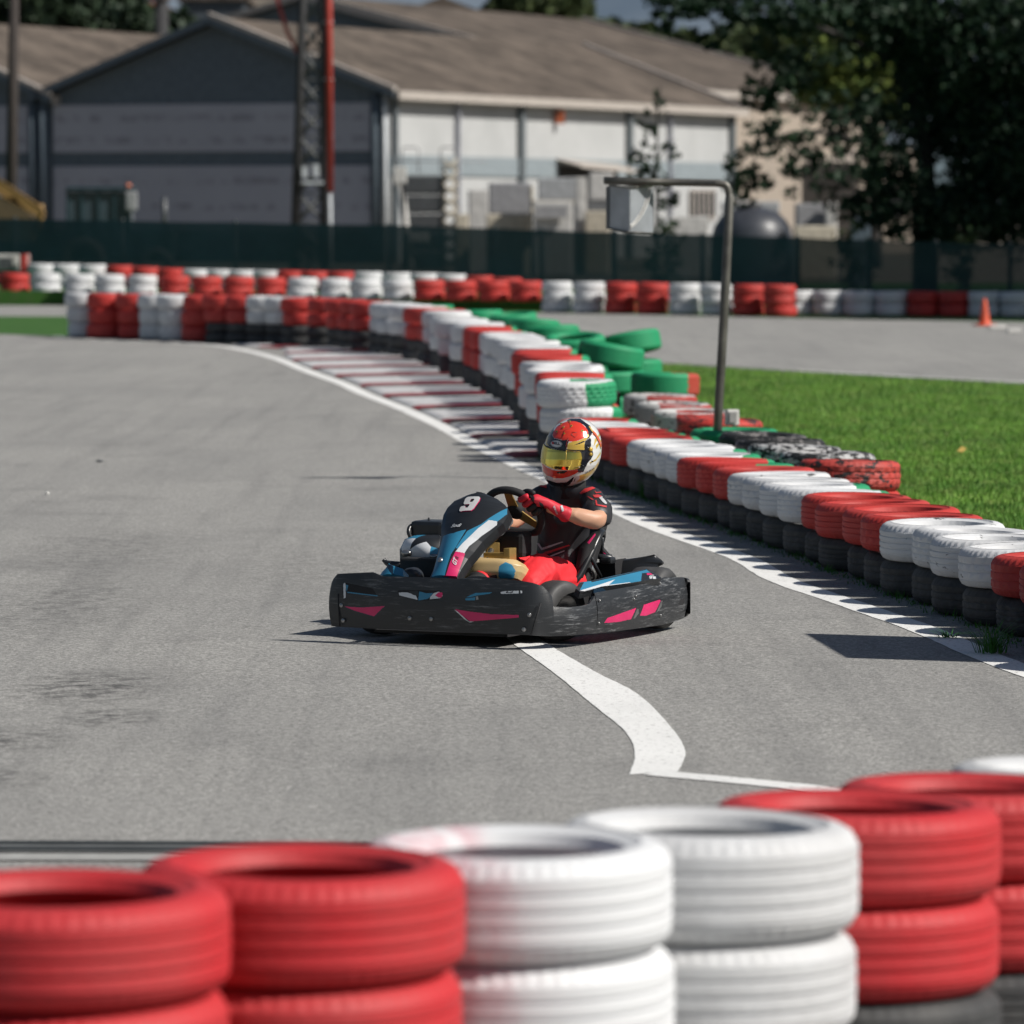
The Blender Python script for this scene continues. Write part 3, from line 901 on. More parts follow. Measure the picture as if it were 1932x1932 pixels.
tag(mb.build('pebble', M_WHITEP), 'tiny white pebble alone on the asphalt at left', 'pebble')
g = G(187, 871); mb = MB(); mb.lathe([(0.001, 0.014), (0.02, 0.012), (0.03, 0.004), (0.024, 0.0)], 7, Matrix.Translation(g))
tag(mb.build('rubber_crumb', M_CABLE), 'small black rubber crumb on the asphalt at left', 'rubber crumb')
# yellow leaf on the lawn
for (px, py), nm in zip([(1815, 853)], ['yellow fallen leaf on the lawn right of the barrier']):
    g = G(px, py, 0.02); mb = MB(); mb.add([g + Vector(v) for v in [(-.035, 0, 0.01), (0, -.03, .0), (.04, 0, .025), (0.005, .035, .045)]], [(0, 1, 2, 3)])
    tag(mb.build('fallen_leaf', plain('yellow_leaf', (0.55, 0.38, 0.10), .6)), nm, 'leaf')

# white box and post at the far left on the hindmost row
D = 112
bx2 = empty('track_marker', P(16, 508, D), 0, 'pale grey box sign at left end of the hindmost tyre row', 'marker')
MB().box((0, 0, .15), (.46, .3, .34)).build('housing', plain('pale_box', (.5, .49, .46), .6), bx2, bevel=.03)
MB().box((-.03, -.155, .13), (.3, .02, .24)).build('face', M_PANEL_D, bx2)
mb = MB(); mb.box(P(47, 496, D - .3), (0.13, 0.13, 0.36), mi=0); mb.box(P(54, 494, D - .25), (0.06, 0.13, 0.34), mi=1)
tag(mb.build('track_post', [plain('red_post', (.45, .05, .04), .5), M_WHITEP], bevel=.01), 'short red and white post beside the pale box sign', 'post')

# ------------------------------------------------------------------ fence
def netting(name, col, alpha):
    t = NT(name)
    v = t.coord('Object')
    n = t.noise(v, 0.8, 4)
    c = t.mix(t.ramp(n, 0.3, 0.7), col, tuple(x * 1.5 for x in col))
    t.out(c, 0.75, 0, 0.2)
    tr = t.n.new('ShaderNodeBsdfTransparent'); mx = t.n.new('ShaderNodeMixShader')
    mx.inputs[0].default_value = alpha
    t.l.new(tr.outputs[0], mx.inputs[1]); t.l.new(t.b.outputs[0], mx.inputs[2])
    t.l.new(mx.outputs[0], t.n['Material Output'].inputs['Surface'])
    return t.m
M_NET = netting('dark_green_netting', (0.030, 0.060, 0.074), 0.95)
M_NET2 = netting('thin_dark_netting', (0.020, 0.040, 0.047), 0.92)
M_FPOST = plain('fence_post_metal', (0.03, 0.04, 0.042), .6)
fence = empty('netting_fence', (0, 108, 0), 0, 'long dark green netting fence behind all the tyre rows', 'fence')
FP = [-130, 30, 232, 445, 735, 935, 1022, 1160, 1325, 1505, 1640, 1765, 1905, 2080]
def Df(px): return 115 - px * 0.0062
def ftop(px): return CAMH - (interp(px, [(-130, 410), (0, 412), (735, 424), (1150, 437), (1932, 461), (2080, 466)]) - HOR) * Df(px) / F
o0 = fence.location
for a, b in zip(FP, FP[1:]):
    mb = MB(); n = 8; vs = []
    for i in range(n + 1):
        px = a + (b - a) * i / n; D = Df(px); X = (px - CX) * D / F
        wob = 0.05 * math.sin(i / n * math.pi) * random.uniform(.3, 1)
        sag = 0.015 * math.sin(i / n * math.pi)
        for q in range(5):
            z = (ftop(px) - sag) * q / 4
            vs.append(Vector((X, D + wob * math.sin(q * 1.2), z)) - o0)
    fs = [(i * 5 + q, (i + 1) * 5 + q, (i + 1) * 5 + q + 1, i * 5 + q + 1) for i in range(n) for q in range(4)]
    mb.add(vs, fs, smooth=True)
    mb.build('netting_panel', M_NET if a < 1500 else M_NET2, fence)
for a in FP:
    D = Df(a) + 0.06; X = (a - CX) * D / F
    MB().tube([Vector((X, D, 0)) - o0, Vector((X, D, ftop(a) + 0.04)) - o0], 0.045, 8).build('post', M_FPOST, fence)

# ------------------------------------------------------------------ halls
M_ROOF = brick_or_panel('grey_brown_corrugated_roof', (0.17, 0.145, 0.125), (0.24, 0.205, 0.18), 1)
t = NT('corrugated_roof')
v = t.coord('Object')
n = t.noise(v, 0.45, 7, .72); n2 = t.noise(t.coord('Object', scale=(1, 1, 1)), 2.0, 6, .75)
c = t.mix(t.ramp(n, .38, .62), (0.055, 0.045, 0.037), (0.135, 0.110, 0.090)); c = t.mix(t.math('MULTIPLY', t.ramp(n2, .5, .75), .5), c, (0.19, 0.16, 0.13))
M_ROOF = t.out(c, 0.9, 0, .2)
t = NT('grey_block_panel'); v = t.coord('Object'); sp = t.n.new('ShaderNodeSeparateXYZ'); t.l.new(v, sp.inputs[0])
band = None
for zz in (5.5, 4.65, 3.1, 2.1):
    q_ = t.math('LESS_THAN', t.math('ABSOLUTE', t.math('SUBTRACT', sp.outputs[2], zz)), .13)
    band = q_ if band is None else t.math('ADD', band, q_)
blot = t.ramp(t.noise(t.coord('Object', scale=(2.2, .3, 2.0)), 1, 3), .45, .60)
M_PAN = t.out(t.mix(t.math('MULTIPLY', t.math('MULTIPLY', band, blot), .45), t.mix(t.noise(v, .35, 4), (0.40, 0.41, 0.455), (0.30, 0.31, 0.35)), (.12, .12, .13)), .85)
M_FRAME = plain('dark_blue_grey_cladding', (0.10, 0.130, 0.155), 0.8)
M_WALLW = brick_or_panel('white_block_panel', (0.47, 0.48, 0.48), (0.38, 0.39, 0.39), 1)
M_WALLB = plain('pale_blue_grey_band', (0.24, 0.28, 0.30), .8)
M_BEIGE = brick_or_panel('beige_render', (0.38, 0.32, 0.26), (0.30, 0.26, 0.22), 1)
M_FASC = plain('pale_fascia', (0.42, 0.38, 0.34), .7)
M_PILL = plain('dark_pillar', (0.13, 0.15, 0.16), .7)
M_PIPE = plain('white_downpipe', (0.55, 0.58, 0.60), .5)
M_DARK = plain('dark_opening', (0.03, 0.03, 0.032), .8)
es = Vector((0.3880, 0.9217, 0)); eg = Vector((-0.9217, 0.3880, 0))
def hall(name, corner, wid, length, eave, apex, label, wallmat, side_detail=True, gable_panels=True):
    """corner: near right ground corner; gable goes left along eg, side goes back along es"""
    root = empty(name, corner, 0, label, 'building')
    c = Vector((0, 0, 0)); n_out = -es; s_out = Vector((0.9217, -0.388, 0))
    z = lambda h: Vector((0, 0, h))
    w = MB()
    A, B = c, c + eg * wid; C_, D_ = B + es * length, c + es * length
    mid = c + eg * wid / 2
    w.poly([A, B, B + z(eave), mid + z(apex), A + z(eave)], 0)
    w.poly([D_, C_, C_ + z(eave), mid + es * length + z(apex), D_ + z(eave)], 0)
    w.poly([A, D_, D_ + z(eave), A + z(eave)], 1); w.poly([B, C_, C_ + z(eave), B + z(eave)], 1)
    w.build('wall', [M_FRAME, wallmat], root)
    ov = 0.45
    r = MB()
    sl = (apex - eave) / (wid / 2)
    for sgn in (-1, 1):
        e0 = mid + eg * sgn * (wid / 2 + ov) + z(eave - sl * ov + .12) - es * ov
        rr = mid + z(apex + .12) - es * ov
        L = es * (length + 2 * ov)
        r.prism([e0, rr, rr + z(.16), e0 + z(.16)], L)
        r.box(e0 + L / 2 + z(.0), (0.01, 0.01, 0.01))
    r.build('roof', M_ROOF, root)
    # rake boards along the gable and gutter on the eave
    f = MB()
    for sgn in (-1, 1):
        e0 = mid + eg * sgn * (wid / 2 + ov) + z(eave - sl * ov + .0) - es * (ov + .06)
        rr = mid + z(apex + .0) - es * (ov + .06)
        f.prism([e0, rr, rr + z(.30), e0 + z(.30)], -es * 0.08)
    f.build('rake_board', M_FRAME if wid < 20 else M_FASC, root)
    f = MB(); e0 = c - eg * (ov + .05) + z(eave - sl * ov + .05)
    f.prism([e0 - es * ov + z(-.1), e0 + es * (length + ov) + z(-.1), e0 + es * (length + ov) + z(.22), e0 - es * ov + z(.22)], s_out * .12); f.build('gutter', M_FASC, root)
    for L0 in (-ov - .15, length + ov):
        f = MB()
        e0 = mid - eg * (wid / 2 + ov) + z(eave - sl * ov + .26) + es * L0; rr = mid + z(apex + .28) + es * L0
        f.prism([e0, rr, rr + z(.16), e0 + z(.16)], es * .3)
        f.build('verge_tile', M_FASC, root)
    if gable_panels:
        k = 0
        for z0, z1 in ((1.2, 3.66), (4.2, 6.02)):
            g = MB(); p0 = c + eg * 0.75 - es * .03; p1 = c + eg * (wid - .35) - es * .03
            g.prism([p0 + z(z0), p1 + z(z0), p1 + z(z1), p0 + z(z1)], -es * .04); g.build('wall_panel', M_PAN, root)
        MB().tube([c - es * .12 + eg * .12 + z(0), c - es * .12 + eg * .12 + z(eave)], 0.10, 8).build('downpipe', M_PIPE, root)
        MB().tube([c - es * .12 + eg * .5 + z(0), c - es * .12 + eg * .5 + z(eave)], 0.16, 8).build('downpipe', M_FRAME, root)
        MB().tube([B - es * .15 + z(0), B - es * .15 + z(eave)], 0.2, 8).build('downpipe', M_FRAME, root)
    return root, c, s_out
M_LONG = 36.9
h1, c, so = hall('hall', (-4.62, 200, 0), 14.56, M_LONG, 6.34, 9.04, 'large hall with dark grey gable and long white side wall', M_WALLW)
z = lambda h: Vector((0, 0, h))
MBx = MB(); MBx.prism([c + so * .03 + z(3.3), c + es * M_LONG + so * .03 + z(3.3), c + es * M_LONG + so * .03 + z(4.05), c + so * .03 + z(4.05)], so * .05); MBx.build('wall_band', M_WALLB, h1)
for tt, wd in ((0.25, .25), (6.2, .12), (12.6, .42), (24.3, .42), (29, .1), (M_LONG - .3, .4)):
    p = c + es * tt + so * .12
    MB().box(p + z(3.1), (0.22, wd, 6.2), rz=math.atan2(es.y, es.x) - math.pi / 2).build('pillar', M_PILL if wd > .2 else M_PAN, h1)
def on_side(px):   # parameter along the side wall for a picture column
    k = (px - CX) / F
    return (k * 200 + 4.62) / (es.x - k * es.y)
def side_rect(px0, px1, z0, z1, name, m, out=.09, th=.05, root=h1):
    a, b = on_side(px0), on_side(px1); g = MB()
    g.prism([c + es * a + so * out + z(z0), c + es * b + so * out + z(z0), c + es * b + so * out + z(z1), c + es * a + so * out + z(z1)], so * th)
    return g.build(name, m, root)
side_rect(1050, 1158, 1.2, 3.75, 'door', M_DARK)
aw = MB(); a, b = on_side(1045), on_side(1163)
aw.prism([c + es * a + so * .1 + z(4.0), c + es * b + so * .1 + z(3.8), c + es * b + so * 1.2 + z(3.5), c + es * a + so * 1.2 + z(3.7)], (0, 0, .08)); aw.build('awning', M_FASC, h1)
wf = side_rect(1298, 1345, 1.6, 2.9, 'window', M_FASC)
for k in range(5): side_rect(1300 + k * 9.2, 1306 + k * 9.2, 1.7, 2.8, 'pane', M_DARK, .15, .02, wf)
p = c + es * on_side(1046) + so * .25 + z(5.75); mb = MB(); mb.box(p, (.35, .3, .55)); mb.build('lamp', plain('orange_lamp', (.45, .12, .05), .5), h1)
p = c + es * on_side(890) + so * .1

# neighbouring hall on the left (shares the valley) and the larger hall behind
off = eg * 14.56
h2, _, _ = hall('hall', tuple(Vector((-4.62, 200, 0)) + off * 1.0), 14.4, M_LONG, 6.30, 9.3, 'hall at left edge with grey brown roof, partly cut by the frame', M_PAN)
h3, _, _ = hall('hall', (6.32, 255, 0), 36, 36, 7.77, 12.35, 'biggest hall behind, with broad brown roof and beige side', M_BEIGE, gable_panels=False)
# beige wing of the big hall with window
bw = empty('annex', (19.5, 262, 0), 0, 'beige annex wall with a small barred window behind the tank', 'building')
g = MB(); a0 = Vector((-6.2, -18, 0)); a1 = Vector((-2.7, -9.5, 0))
g.prism([a0, a1, a1 + z(5.0), a0 + z(4.2)], (2.5, -1, 0)); g.build('wall', M_BEIGE, bw)
g = MB(); g.box(a0.lerp(a1, .52) + Vector((2.6, -1.1, 2.4)), (.12, 2.6, 1.5), rz=math.atan2(8.5, 3.5) - math.pi / 2); w_ = g.build('window', M_DARK, bw)
for k in range(4):
    g = MB(); g.box(a0.lerp(a1, .52) + Vector((2.70, -1.15, 1.9 + .35 * k)), (.06, 2.6, .06), rz=math.atan2(8.5, 3.5) - math.pi / 2); g.build('bar', M_FASC, w_)

def simple_house(name, px0, px1, ytop, D, depth, m, label, roofm=None, flatroof=True, wins=0, zb=0.0):
    root = empty(name, P((px0 + px1) / 2, HOR, D) - Vector((0, 0, CAMH)), 0, label, 'building')
    w = (px1 - px0) * D / F; h = CAMH + (HOR - ytop) * D / F
    MB().box((0, depth / 2, h / 2), (w, depth, h)).build('wall', m, root, bevel=.03)
    if flatroof: MB().box((0, depth / 2, h + .1), (w + .6, depth + .6, .25)).build('roof', roofm or M_ROOF, root)
    else:
        mb = MB(); mb.prism([(-w / 2 - .4, -.4, h), (w / 2 + .4, -.4, h), (0, -.4, h + w * .22)], (0, depth + .8, 0)); mb.build('roof', roofm or M_ROOF, root)
    for i in range(wins):
        x = -w / 2 + w * (i + .5) / wins
        f = MB(); f.box((x, -.04, h - 1.9), (w / wins * .45, .08, 1.6)); fo = f.build('window', M_FASC, root)
        f = MB(); f.box((x, -.10, h - 1.9), (w / wins * .38, .06, 1.4)); f.build('pane', M_DARK, fo)
    return root
M_SLATE = plain('blue_grey_cladding', (0.06, 0.075, 0.09), .7)
M_REDROOF = plain('red_tile_roof', (0.28, 0.10, 0.06), .8)
simple_house('building', 345, 462, 3, 330, 10, M_SLATE, 'dark blue grey block behind the gable ridge', None, True)
simple_house('house', 462, 560, -22, 360, 9, M_BEIGE, 'beige house high behind the lattice tower', M_REDROOF, True, 3)
simple_house('house', 256, 318, 18, 420, 9, M_WALLW, 'small pale house between trees at top left', M_REDROOF, False, 2)
simple_house('house', 770, 900, 24, 420, 12, M_FRAME, 'low dark roofed house on the skyline above the hall', M_ROOF, False, 0)

# ------------------------------------------------------------------ chimney, pole, lattice tower
ch = P(307, HOR, 236) - Vector((0, 0, CAMH)); hh = CAMH + (HOR - 8) * 236 / F
croot = empty('chimney', ch, 0, 'tall dark chimney pipe rising behind the gable', 'chimney')
MB().tube([(0, 0, 0), (0, 0, hh)], [.36, .30], 14).build('stack', M_DARK, croot)
MB().lathe([(0.02, hh + .75), (.5, hh + .55), (.55, hh + .25), (.34, hh + .1), (.30, hh)], 14).build('cap', plain('chimney_cap', (.2, .18, .17), .7), croot)
D = 140
p0 = P(19, HOR, D) - Vector((0, 0, CAMH))
M_WOOD = plain('brown_wooden_pole', (0.035, 0.027, 0.024), .85)
mb = MB(); mb.tube([(0, 0, 0), (0.09, 0, 4), (.17, 0, 8.2)], [.17, .15, .125], 12); o = mb.build('utility_pole', M_WOOD); o.location = p0
tag(o, 'brown wooden utility pole at the left edge', 'utility pole')

D = 150; s_ = D / F
tw = empty('lattice_tower', P(592, HOR, D) - Vector((0, 0, CAMH)), 0, 'dark steel lattice tower with a red pipe along its side', 'tower')
legs = []
def lx(zv, k):  # leg offsets narrow upward
    w = .56 - .036 * zv; u = .32 - .002 * zv
    return Vector(((-w, u, -w * .9, u * .9)[k], (-w, -w, w, w)[k], zv))
for k in range(4):
    MB().tube([lx(0, k), lx(12, k)], .115 if k in (0, 1) else .09, 6).build('leg', M_DARK, tw)
mb = MB()
for i in range(15):
    z0, z1 = i * .8, (i + 1) * .8
    for a, b in ((0, 1), (1, 3), (3, 2), (2, 0)):
        mb.tube([lx(z0, a), lx(z1, b)], .042, 5); mb.tube([lx(z0, b), lx(z1, a)], .042, 5); mb.tube([lx(z1, a), lx(z1, b)], .025, 5)
mb.build('bracing', plain('grey_bracing', (.12, .125, .125), .6), tw)
mb = MB(); xr = (621 - 592) * s_
mb.tube([(xr + .05, -.45, CAMH + (HOR - 362) * s_), (xr, -.42, 12)], .10, 10); mb.build('red_pipe', plain('red_pipe_paint', (.42, .05, .035), .5), tw)
mb = MB(); mb.tube([(xr + .07, -.45, 0), (xr + .05, -.45, CAMH + (HOR - 362) * s_)], .05, 8)
for zz in (4.0, 5.6, 7.2): mb.tube([(xr - .12, -.45, zz), (xr + .14, -.45, zz)], .04, 6)
mb.build('pipe_clamps', M_PIPE, tw)
mb = MB(); zz = CAMH + (HOR - 345) * s_
mb.box((.0, -.5, zz), (.6, .35, .08)); mb.box((-.22, -.5, zz + .3), (.16, .2, .3)); mb.box((.1, -.5, zz + .34), (.16, .2, .34)); mb.build('lamp_platform', M_PIPE, tw)
mb = MB(); mb.tube([(-1.1, 0, 8.2), (-.75, -.1, 7.0), (-.35, -.1, 6.2)], .06, 8); mb.build('cable_arm', bpy.data.materials['red_pipe_paint'], tw)

# ------------------------------------------------------------------ yard
M_STEEL = plain('pale_steel', (.42, .42, .41), .6)
def block(px0, px1, y0, y1, D, depth, m, label, name='concrete_block', rz=0.0, cat='block', bevel=.03, zb=None):
    cx = (px0 + px1) / 2; w = (px1 - px0) * D / F
    zt = CAMH + (HOR - y0) * D / F; zb = (CAMH + (HOR - y1) * D / F) if zb is None else zb
    mb = MB(); mb.box((0, 0, 0), (w, depth, zt - zb), rz=rz)
    o = mb.build(name, m, bevel=bevel); o.location = ((cx - CX) * D / F, D, (zt + zb) / 2)
    return tag(o, label, cat)
Mst = [plain('stone_white', (.55, .54, .52), .8), plain('stone_grey', (.30, .30, .31), .8), plain('stone_pale', (.42, .43, .44), .8), plain('stone_dark', (.16, .165, .17), .8), plain('stone_cream', (.52, .47, .38), .8)]
# rack of dark slabs with guard hoops
rk = empty('slab_rack', P(800, HOR, 160) - Vector((0, 0, CAMH)), 0, 'stack of dark wide slabs under thin hoops by the hall corner', 'slab rack')
for i in range(5):
    z0 = .2 + i * .56
    MB().box((0, 0, z0 + .25), (1.16, 1.2, .50)).build('slab', M_PANEL_D, rk, bevel=.03)
    MB().box((0, 0, z0 - .0), (1.14, 1.14, .075)).build('spacer', M_DARK, rk)
for x in (-.62, .62): MB().box((x, -.62, 1.6), (.07, .07, 3.2)).build('upright', M_DARK, rk)
mb = MB()
for x in (-.4, .75):
    mb.tube([(x - .25, -.3, 3.05), (x - .25, -.3, 3.75), (x - .18, -.3, 3.82), (x + .18, -.3, 3.82), (x + .25, -.3, 3.75), (x + .25, -.3, 3.05)], .025, 6)
mb.tube([(-.9, -.3, 3.4), (1.9, -.3, 3.4)], .02, 6)
mb.build('guard_rail', Mst[1], rk)
ls = empty('screen_block_stack', P(849, HOR, 158) - Vector((0, 0, CAMH)), 0, 'narrow stack of pierced pale blocks next to the dark slabs', 'block stack')
for i in range(9):
    mb = MB(); z0 = .2 + i * .36
    for sx in (-1, 1):
        mb.tube([(sx * .21, -.1, z0), (0, -.14, z0 + .18), (sx * .21, -.1, z0 + .36)], .045, 6)
    mb.box((0, .05, z0 + .18), (.46, .2, .07)); mb.build('pierced_block', Mst[4], ls)
ld = empty('crane_leg', P(758, HOR, 156) - Vector((0, 0, CAMH)), 0, 'white slanted steel support leg by the hall corner', 'support')
MB().tube([(-.05, 0, 2.9), (.28, 0, 0)], .11, 8).build('strut', M_WHITEP, ld)
MB().box((-.05, 0, 2.95), (.38, .3, .5)).build('head', M_WHITEP, ld, bevel=.03)
MB().box((.06, -.1, 1.5), (.1, .3, 2.5)).build('column', M_DARK, ld)
MB().box((.5, -.3, 1.15), (.6, .6, .3)).build('foot', M_WHITEP, ld, bevel=.04)
blk = [
 (884, 921, 358, 430, 162, 0, 'white upright block with grey edge beside the pierced stack'),
 (922, 1002, 345, 404, 165, 1, 'broad grey panel block left of the white cabinet shapes'),
 (918, 1000, 404, 440, 158, 4, 'cream timber pallet under the broad grey panel block'),
 (1000, 1006, 350, 440, 157, 4, 'thin cream post between grey panel and white blocks'),
 (1008, 1080, 380, 432, 156, 0, 'white framed block left of the hanging signal box'),
 (1016, 1094, 336, 380, 163, 2, 'pale block stacked above the white framed block'),
 (1086, 1106, 335, 425, 161, 0, 'tall narrow white slab left of the signal box'),
 (1104, 1150, 398, 440, 160, 4, 'cream stone pile under the signal box'),
 (1111, 1156, 326, 378, 172, 0, 'white block standing beneath the hall awning'),
 (860, 884, 404, 440, 158, 4, 'small cream block at foot of the pierced stack'),
 (1262, 1336, 408, 455, 150, 0, 'white rounded stone slab right of the signal box'),
 (1500, 1562, 384, 424, 150, 1, 'grey wrapped pallet above the dark dome tank'),
 (1556, 1578, 382, 430, 149, 0, 'white wrapped pallet right of the grey wrapped one'),
 (1497, 1576, 426, 462, 147, 4, 'cream stone pallet behind the netting right of the tank'),
 (1360, 1470, 380, 402, 151, 2, 'pale stone pallet just above the dark dome tank'),
]
for i, (a, b, y0, y1, D, mi, lb) in enumerate(blk):
    o = block(a, b, y0, y1, D, .9, Mst[mi], lb, rz=random.uniform(-.06, .06), bevel=.05, zb=0.0 if y1 > 420 else CAMH + (HOR - y1) * D / F)
# shaded inner recess of the framed block, painted as a grey panel
mb = MB(); mb.box(P(1040, 400, 155.4), (.95, .1, .35)); r_ = mb.build('recess_shade_plate', Mst[1]);
r_.name = 'recess_shade_panel'; tag(r_, 'grey panel painted as the shaded recess of the white framed block', 'panel')
for i in range(3):
    D = 157; o = block(1005, 1084, 378 - i * 0 - 0, 382, D, 1.0, Mst[4], f'cream plank on top of the white framed block', 'plank', bevel=.01) if i == 0 else None
# wooden pallets in the yard: small supports under the raised blocks
tag(MB().box((P(962, 420, 165)[0], 165, .9), (1.2, .9, 1.8)).build('crate', Mst[3]), 'dark crate carrying the broad grey panel block', 'crate')
tag(MB().box((P(1053, 420, 163)[0], 163, 1.1), (1.2, .9, 2.2)).build('crate', Mst[3]), 'dark crate behind the white framed block', 'crate')
tag(MB().box((P(1133, 420, 172)[0], 172, 1.1), (.8, .9, 2.2)).build('crate', Mst[3]), 'dark crate beneath the awning carrying a white block', 'crate')
tag(MB().box((P(1531, 420, 150)[0], 150, .7), (.9, .9, 1.42)).build('crate', Mst[3]), 'dark crate under the grey wrapped pallet', 'crate')
tag(MB().box((P(1415, 420, 151)[0], 151, .9), (1.7, .9, 1.83)).build('crate', Mst[3]), 'dark crate behind the dome tank', 'crate')

# dome tank
D = 122; tr = 77 * D / F
tk = empty('water_tank', P(1418, HOR, D) - Vector((0, 0, CAMH)), 0, 'black dome shaped water tank behind the netting', 'tank')
zt = CAMH + (HOR - 390) * D / F
MB().lathe([(0.001, zt), (tr * .3, zt - .025), (tr * .6, zt - .12), (tr * .8, zt - .27), (tr * .93, zt - .45), (tr, zt - .72), (tr, 0)], 48).build('shell', plain('glossy_dark_plastic', (.05, .055, .068), .42), tk)
MB().lathe([(0.001, zt + .07), (.2, zt + .06), (.23, zt - .02)], 24).build('lid', M_DARK, tk)

# tractor, excavator arm
M_TEAL = plain('dark_teal_cab_paint', (.02, .045, .055), .4)
M_GLASS = plain('dull_cab_glass', (.05, .075, .09), .15)
tc = empty('tractor', P(200, HOR, 138) - Vector((0, 0, CAMH)), 0, 'dark tractor with boxy cab behind the fence at left', 'tractor')
q = 138 / F
cabw = 125 * q
MB().box((-.1, 0, CAMH + (HOR - 356) * q), (cabw, 1.3, .09)).build('roof', M_TEAL, tc, bevel=.03)
for x in (-.92, -.55, -.12, .3, .7): MB().box((x - .02, -.55, 1.9), (.07, .07, 1.1)).build('pillar', M_TEAL, tc)
MB().box((-.1, 0, 1.75), (cabw * .93, 1.05, 1.3)).build('cab_glass', M_GLASS, tc)
MB().box((-.1, 0, .95), (cabw * .95, 1.3, .6)).build('body', M_TEAL, tc, bevel=.05)
MB().box((1.2, 0, 1.05), (1.2, .8, .8)).build('bonnet', M_TEAL, tc, bevel=.08)
MB().tube([(1.55, -.2, 1.3), (1.55, -.2, 2.25)], .07, 8).build('exhaust', M_PANEL_D, tc)
MB().lathe([(.001, 2.62), (.07, 2.6), (.08, 2.5), (.08, 2.42)], 12, Matrix.Translation((.62, -.3, 0))).build('beacon', bpy.data.materials['orange_lamp'], tc)
MB().box((.72, -.6, 2.15), (.3, .15, .5)).build('mirror', Mst[1], tc, bevel=.05)
for x, r in ((-.55, .62), (1.35, .48)):
    M = Matrix.Translation((x, -.75, r)) @ Matrix.Rotation(R(90), 4, 'X')
    MB().lathe([(r * .5, -.16), (r * .85, -.16), (r, -.1), (r, .1), (r * .85, .16), (r * .5, .16)], 28, M, closed=True).build('wheel', TM['black'], tc)
M_YEL = plain('yellow_machine_paint', (.26, .15, .045), .6)
ex = empty('excavator', P(20, HOR, 134) - Vector((0, 0, CAMH)), 0, 'yellow excavator arm reaching down at the left edge', 'excavator')
q = 134 / F
def e2(px, py, d=0): return Vector(((px - 20) * q, d, CAMH + (HOR - py) * q))
MB().prism([e2(-30, 320), e2(5, 341), e2(80, 392), e2(84, 404), e2(70, 406), e2(10, 372), e2(-30, 350)], (0, .3, 0)).build('boom', M_YEL, ex, bevel=.02)
MB().tube([e2(76, 385, .15), e2(76, 412, .15), e2(70, 440, .15)], .1, 8).build('stick', M_YEL, ex)
MB().prism([e2(-60, 372), e2(30, 372), e2(64, 412), e2(64, 455), e2(-60, 455)], (0, .9, 0)).build('body', plain('brown_bucket', (.10, .07, .035), .7), ex)
MB().box((-.9, .5, .4), (2.6, 1.2, .8)).build('track_unit', M_DARK, ex, bevel=.1)
o = block(1722, 1764, 404, 455, 128, .8, plain('terracotta_paint', (.33, .10, .06), .7), 'terracotta box behind the fence under the big tree', 'storage_box', cat='box', zb=0)

# small parked things seen low over the fence
o = block(1604, 1640, 410, 440, 132, .6, plain('blue_tarp', (.10, .13, .17), .6), 'blue grey tarp bundle under the tree, right of the stone pallet', 'tarp_bundle', cat='bundle', zb=0)

# ------------------------------------------------------------------ trees
def leaf_mat(name, a, b, c3=None, rough=.6):
    t = NT(name)
    v = t.coord('Object')
    n = t.noise(v, 1.1, 4, .6); n2 = t.noise(v, 9, 2)
    c = t.mix(t.ramp(n, .35, .65), a, b)
    if c3: c = t.mix(t.ramp(n2, .55, .72), c, c3)
    return t.out(c, rough, 0, .25)
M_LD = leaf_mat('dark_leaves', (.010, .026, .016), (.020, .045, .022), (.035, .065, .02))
M_LY = leaf_mat('yellow_green_leaves', (.045, .085, .022), (.11, .15, .03), (.22, .21, .05))
M_LM = leaf_mat('mid_green_leaves', (.030, .055, .022), (.06, .085, .03), (.12, .10, .03))
M_LH = leaf_mat('hill_leaves', (.018, .036, .022), (.032, .055, .026), (.055, .06, .03))
M_BARK = plain('dark_bark', (.035, .032, .03), .9)
def crown(blobs, size, mat, parent, org, name='crown', squash=1.0):
    """blobs: (centre, (rx,ry,rz), count)"""
    tot = sum(b[2] for b in blobs)
    V = np.zeros((tot * 4, 3)); k = 0
    for ctr, rad, n in blobs:
        # clumps inside each blob give an uneven, gappy outline
        nc = max(8, n // 11)
        cc = rng.normal(0, 1, (nc, 3)); cc /= np.linalg.norm(cc, axis=1)[:, None]
        cc *= (rng.random(nc) ** 0.42)[:, None]
        idx = rng.integers(0, nc, n)
        pos = cc[idx] + rng.normal(0, .09, (n, 3))
        pos = pos * np.array(rad) + np.array(ctr) - np.array(org)
        sz = size * rng.uniform(.6, 1.35, n)
        a = rng.normal(0, 1, (n, 3)); a /= np.linalg.norm(a, axis=1)[:, None]
        b = np.cross(a, rng.normal(0, 1, (n, 3))); b /= np.linalg.norm(b, axis=1)[:, None]
        a *= sz[:, None] * .5; b *= sz[:, None] * .36
        V[k + 0:k + 4 * n:4] = pos - a; V[k + 1:k + 4 * n:4] = pos + b; V[k + 2:k + 4 * n:4] = pos + a; V[k + 3:k + 4 * n:4] = pos - b
        k += 4 * n
    me = bpy.data.meshes.new(name)
    me.vertices.add(tot * 4); me.vertices.foreach_set('co', V.ravel())
    me.loops.add(tot * 4); me.loops.foreach_set('vertex_index', np.arange(tot * 4))
    me.polygons.add(tot); me.polygons.foreach_set('loop_start', np.arange(0, tot * 4, 4)); me.polygons.foreach_set('loop_total', np.full(tot, 4))
    me.materials.append(mat); me.update(); me.validate()
    o = bpy.data.objects.new(name, me); COL.objects.link(o); o.parent = parent
    return o
def pb_(px, py, D, rx, ry, n, rd=None):
    q = D / F
    return (tuple(P(px, py, D)), (rx * q, (rd or (rx + ry) / 2) * q, ry * q), n)
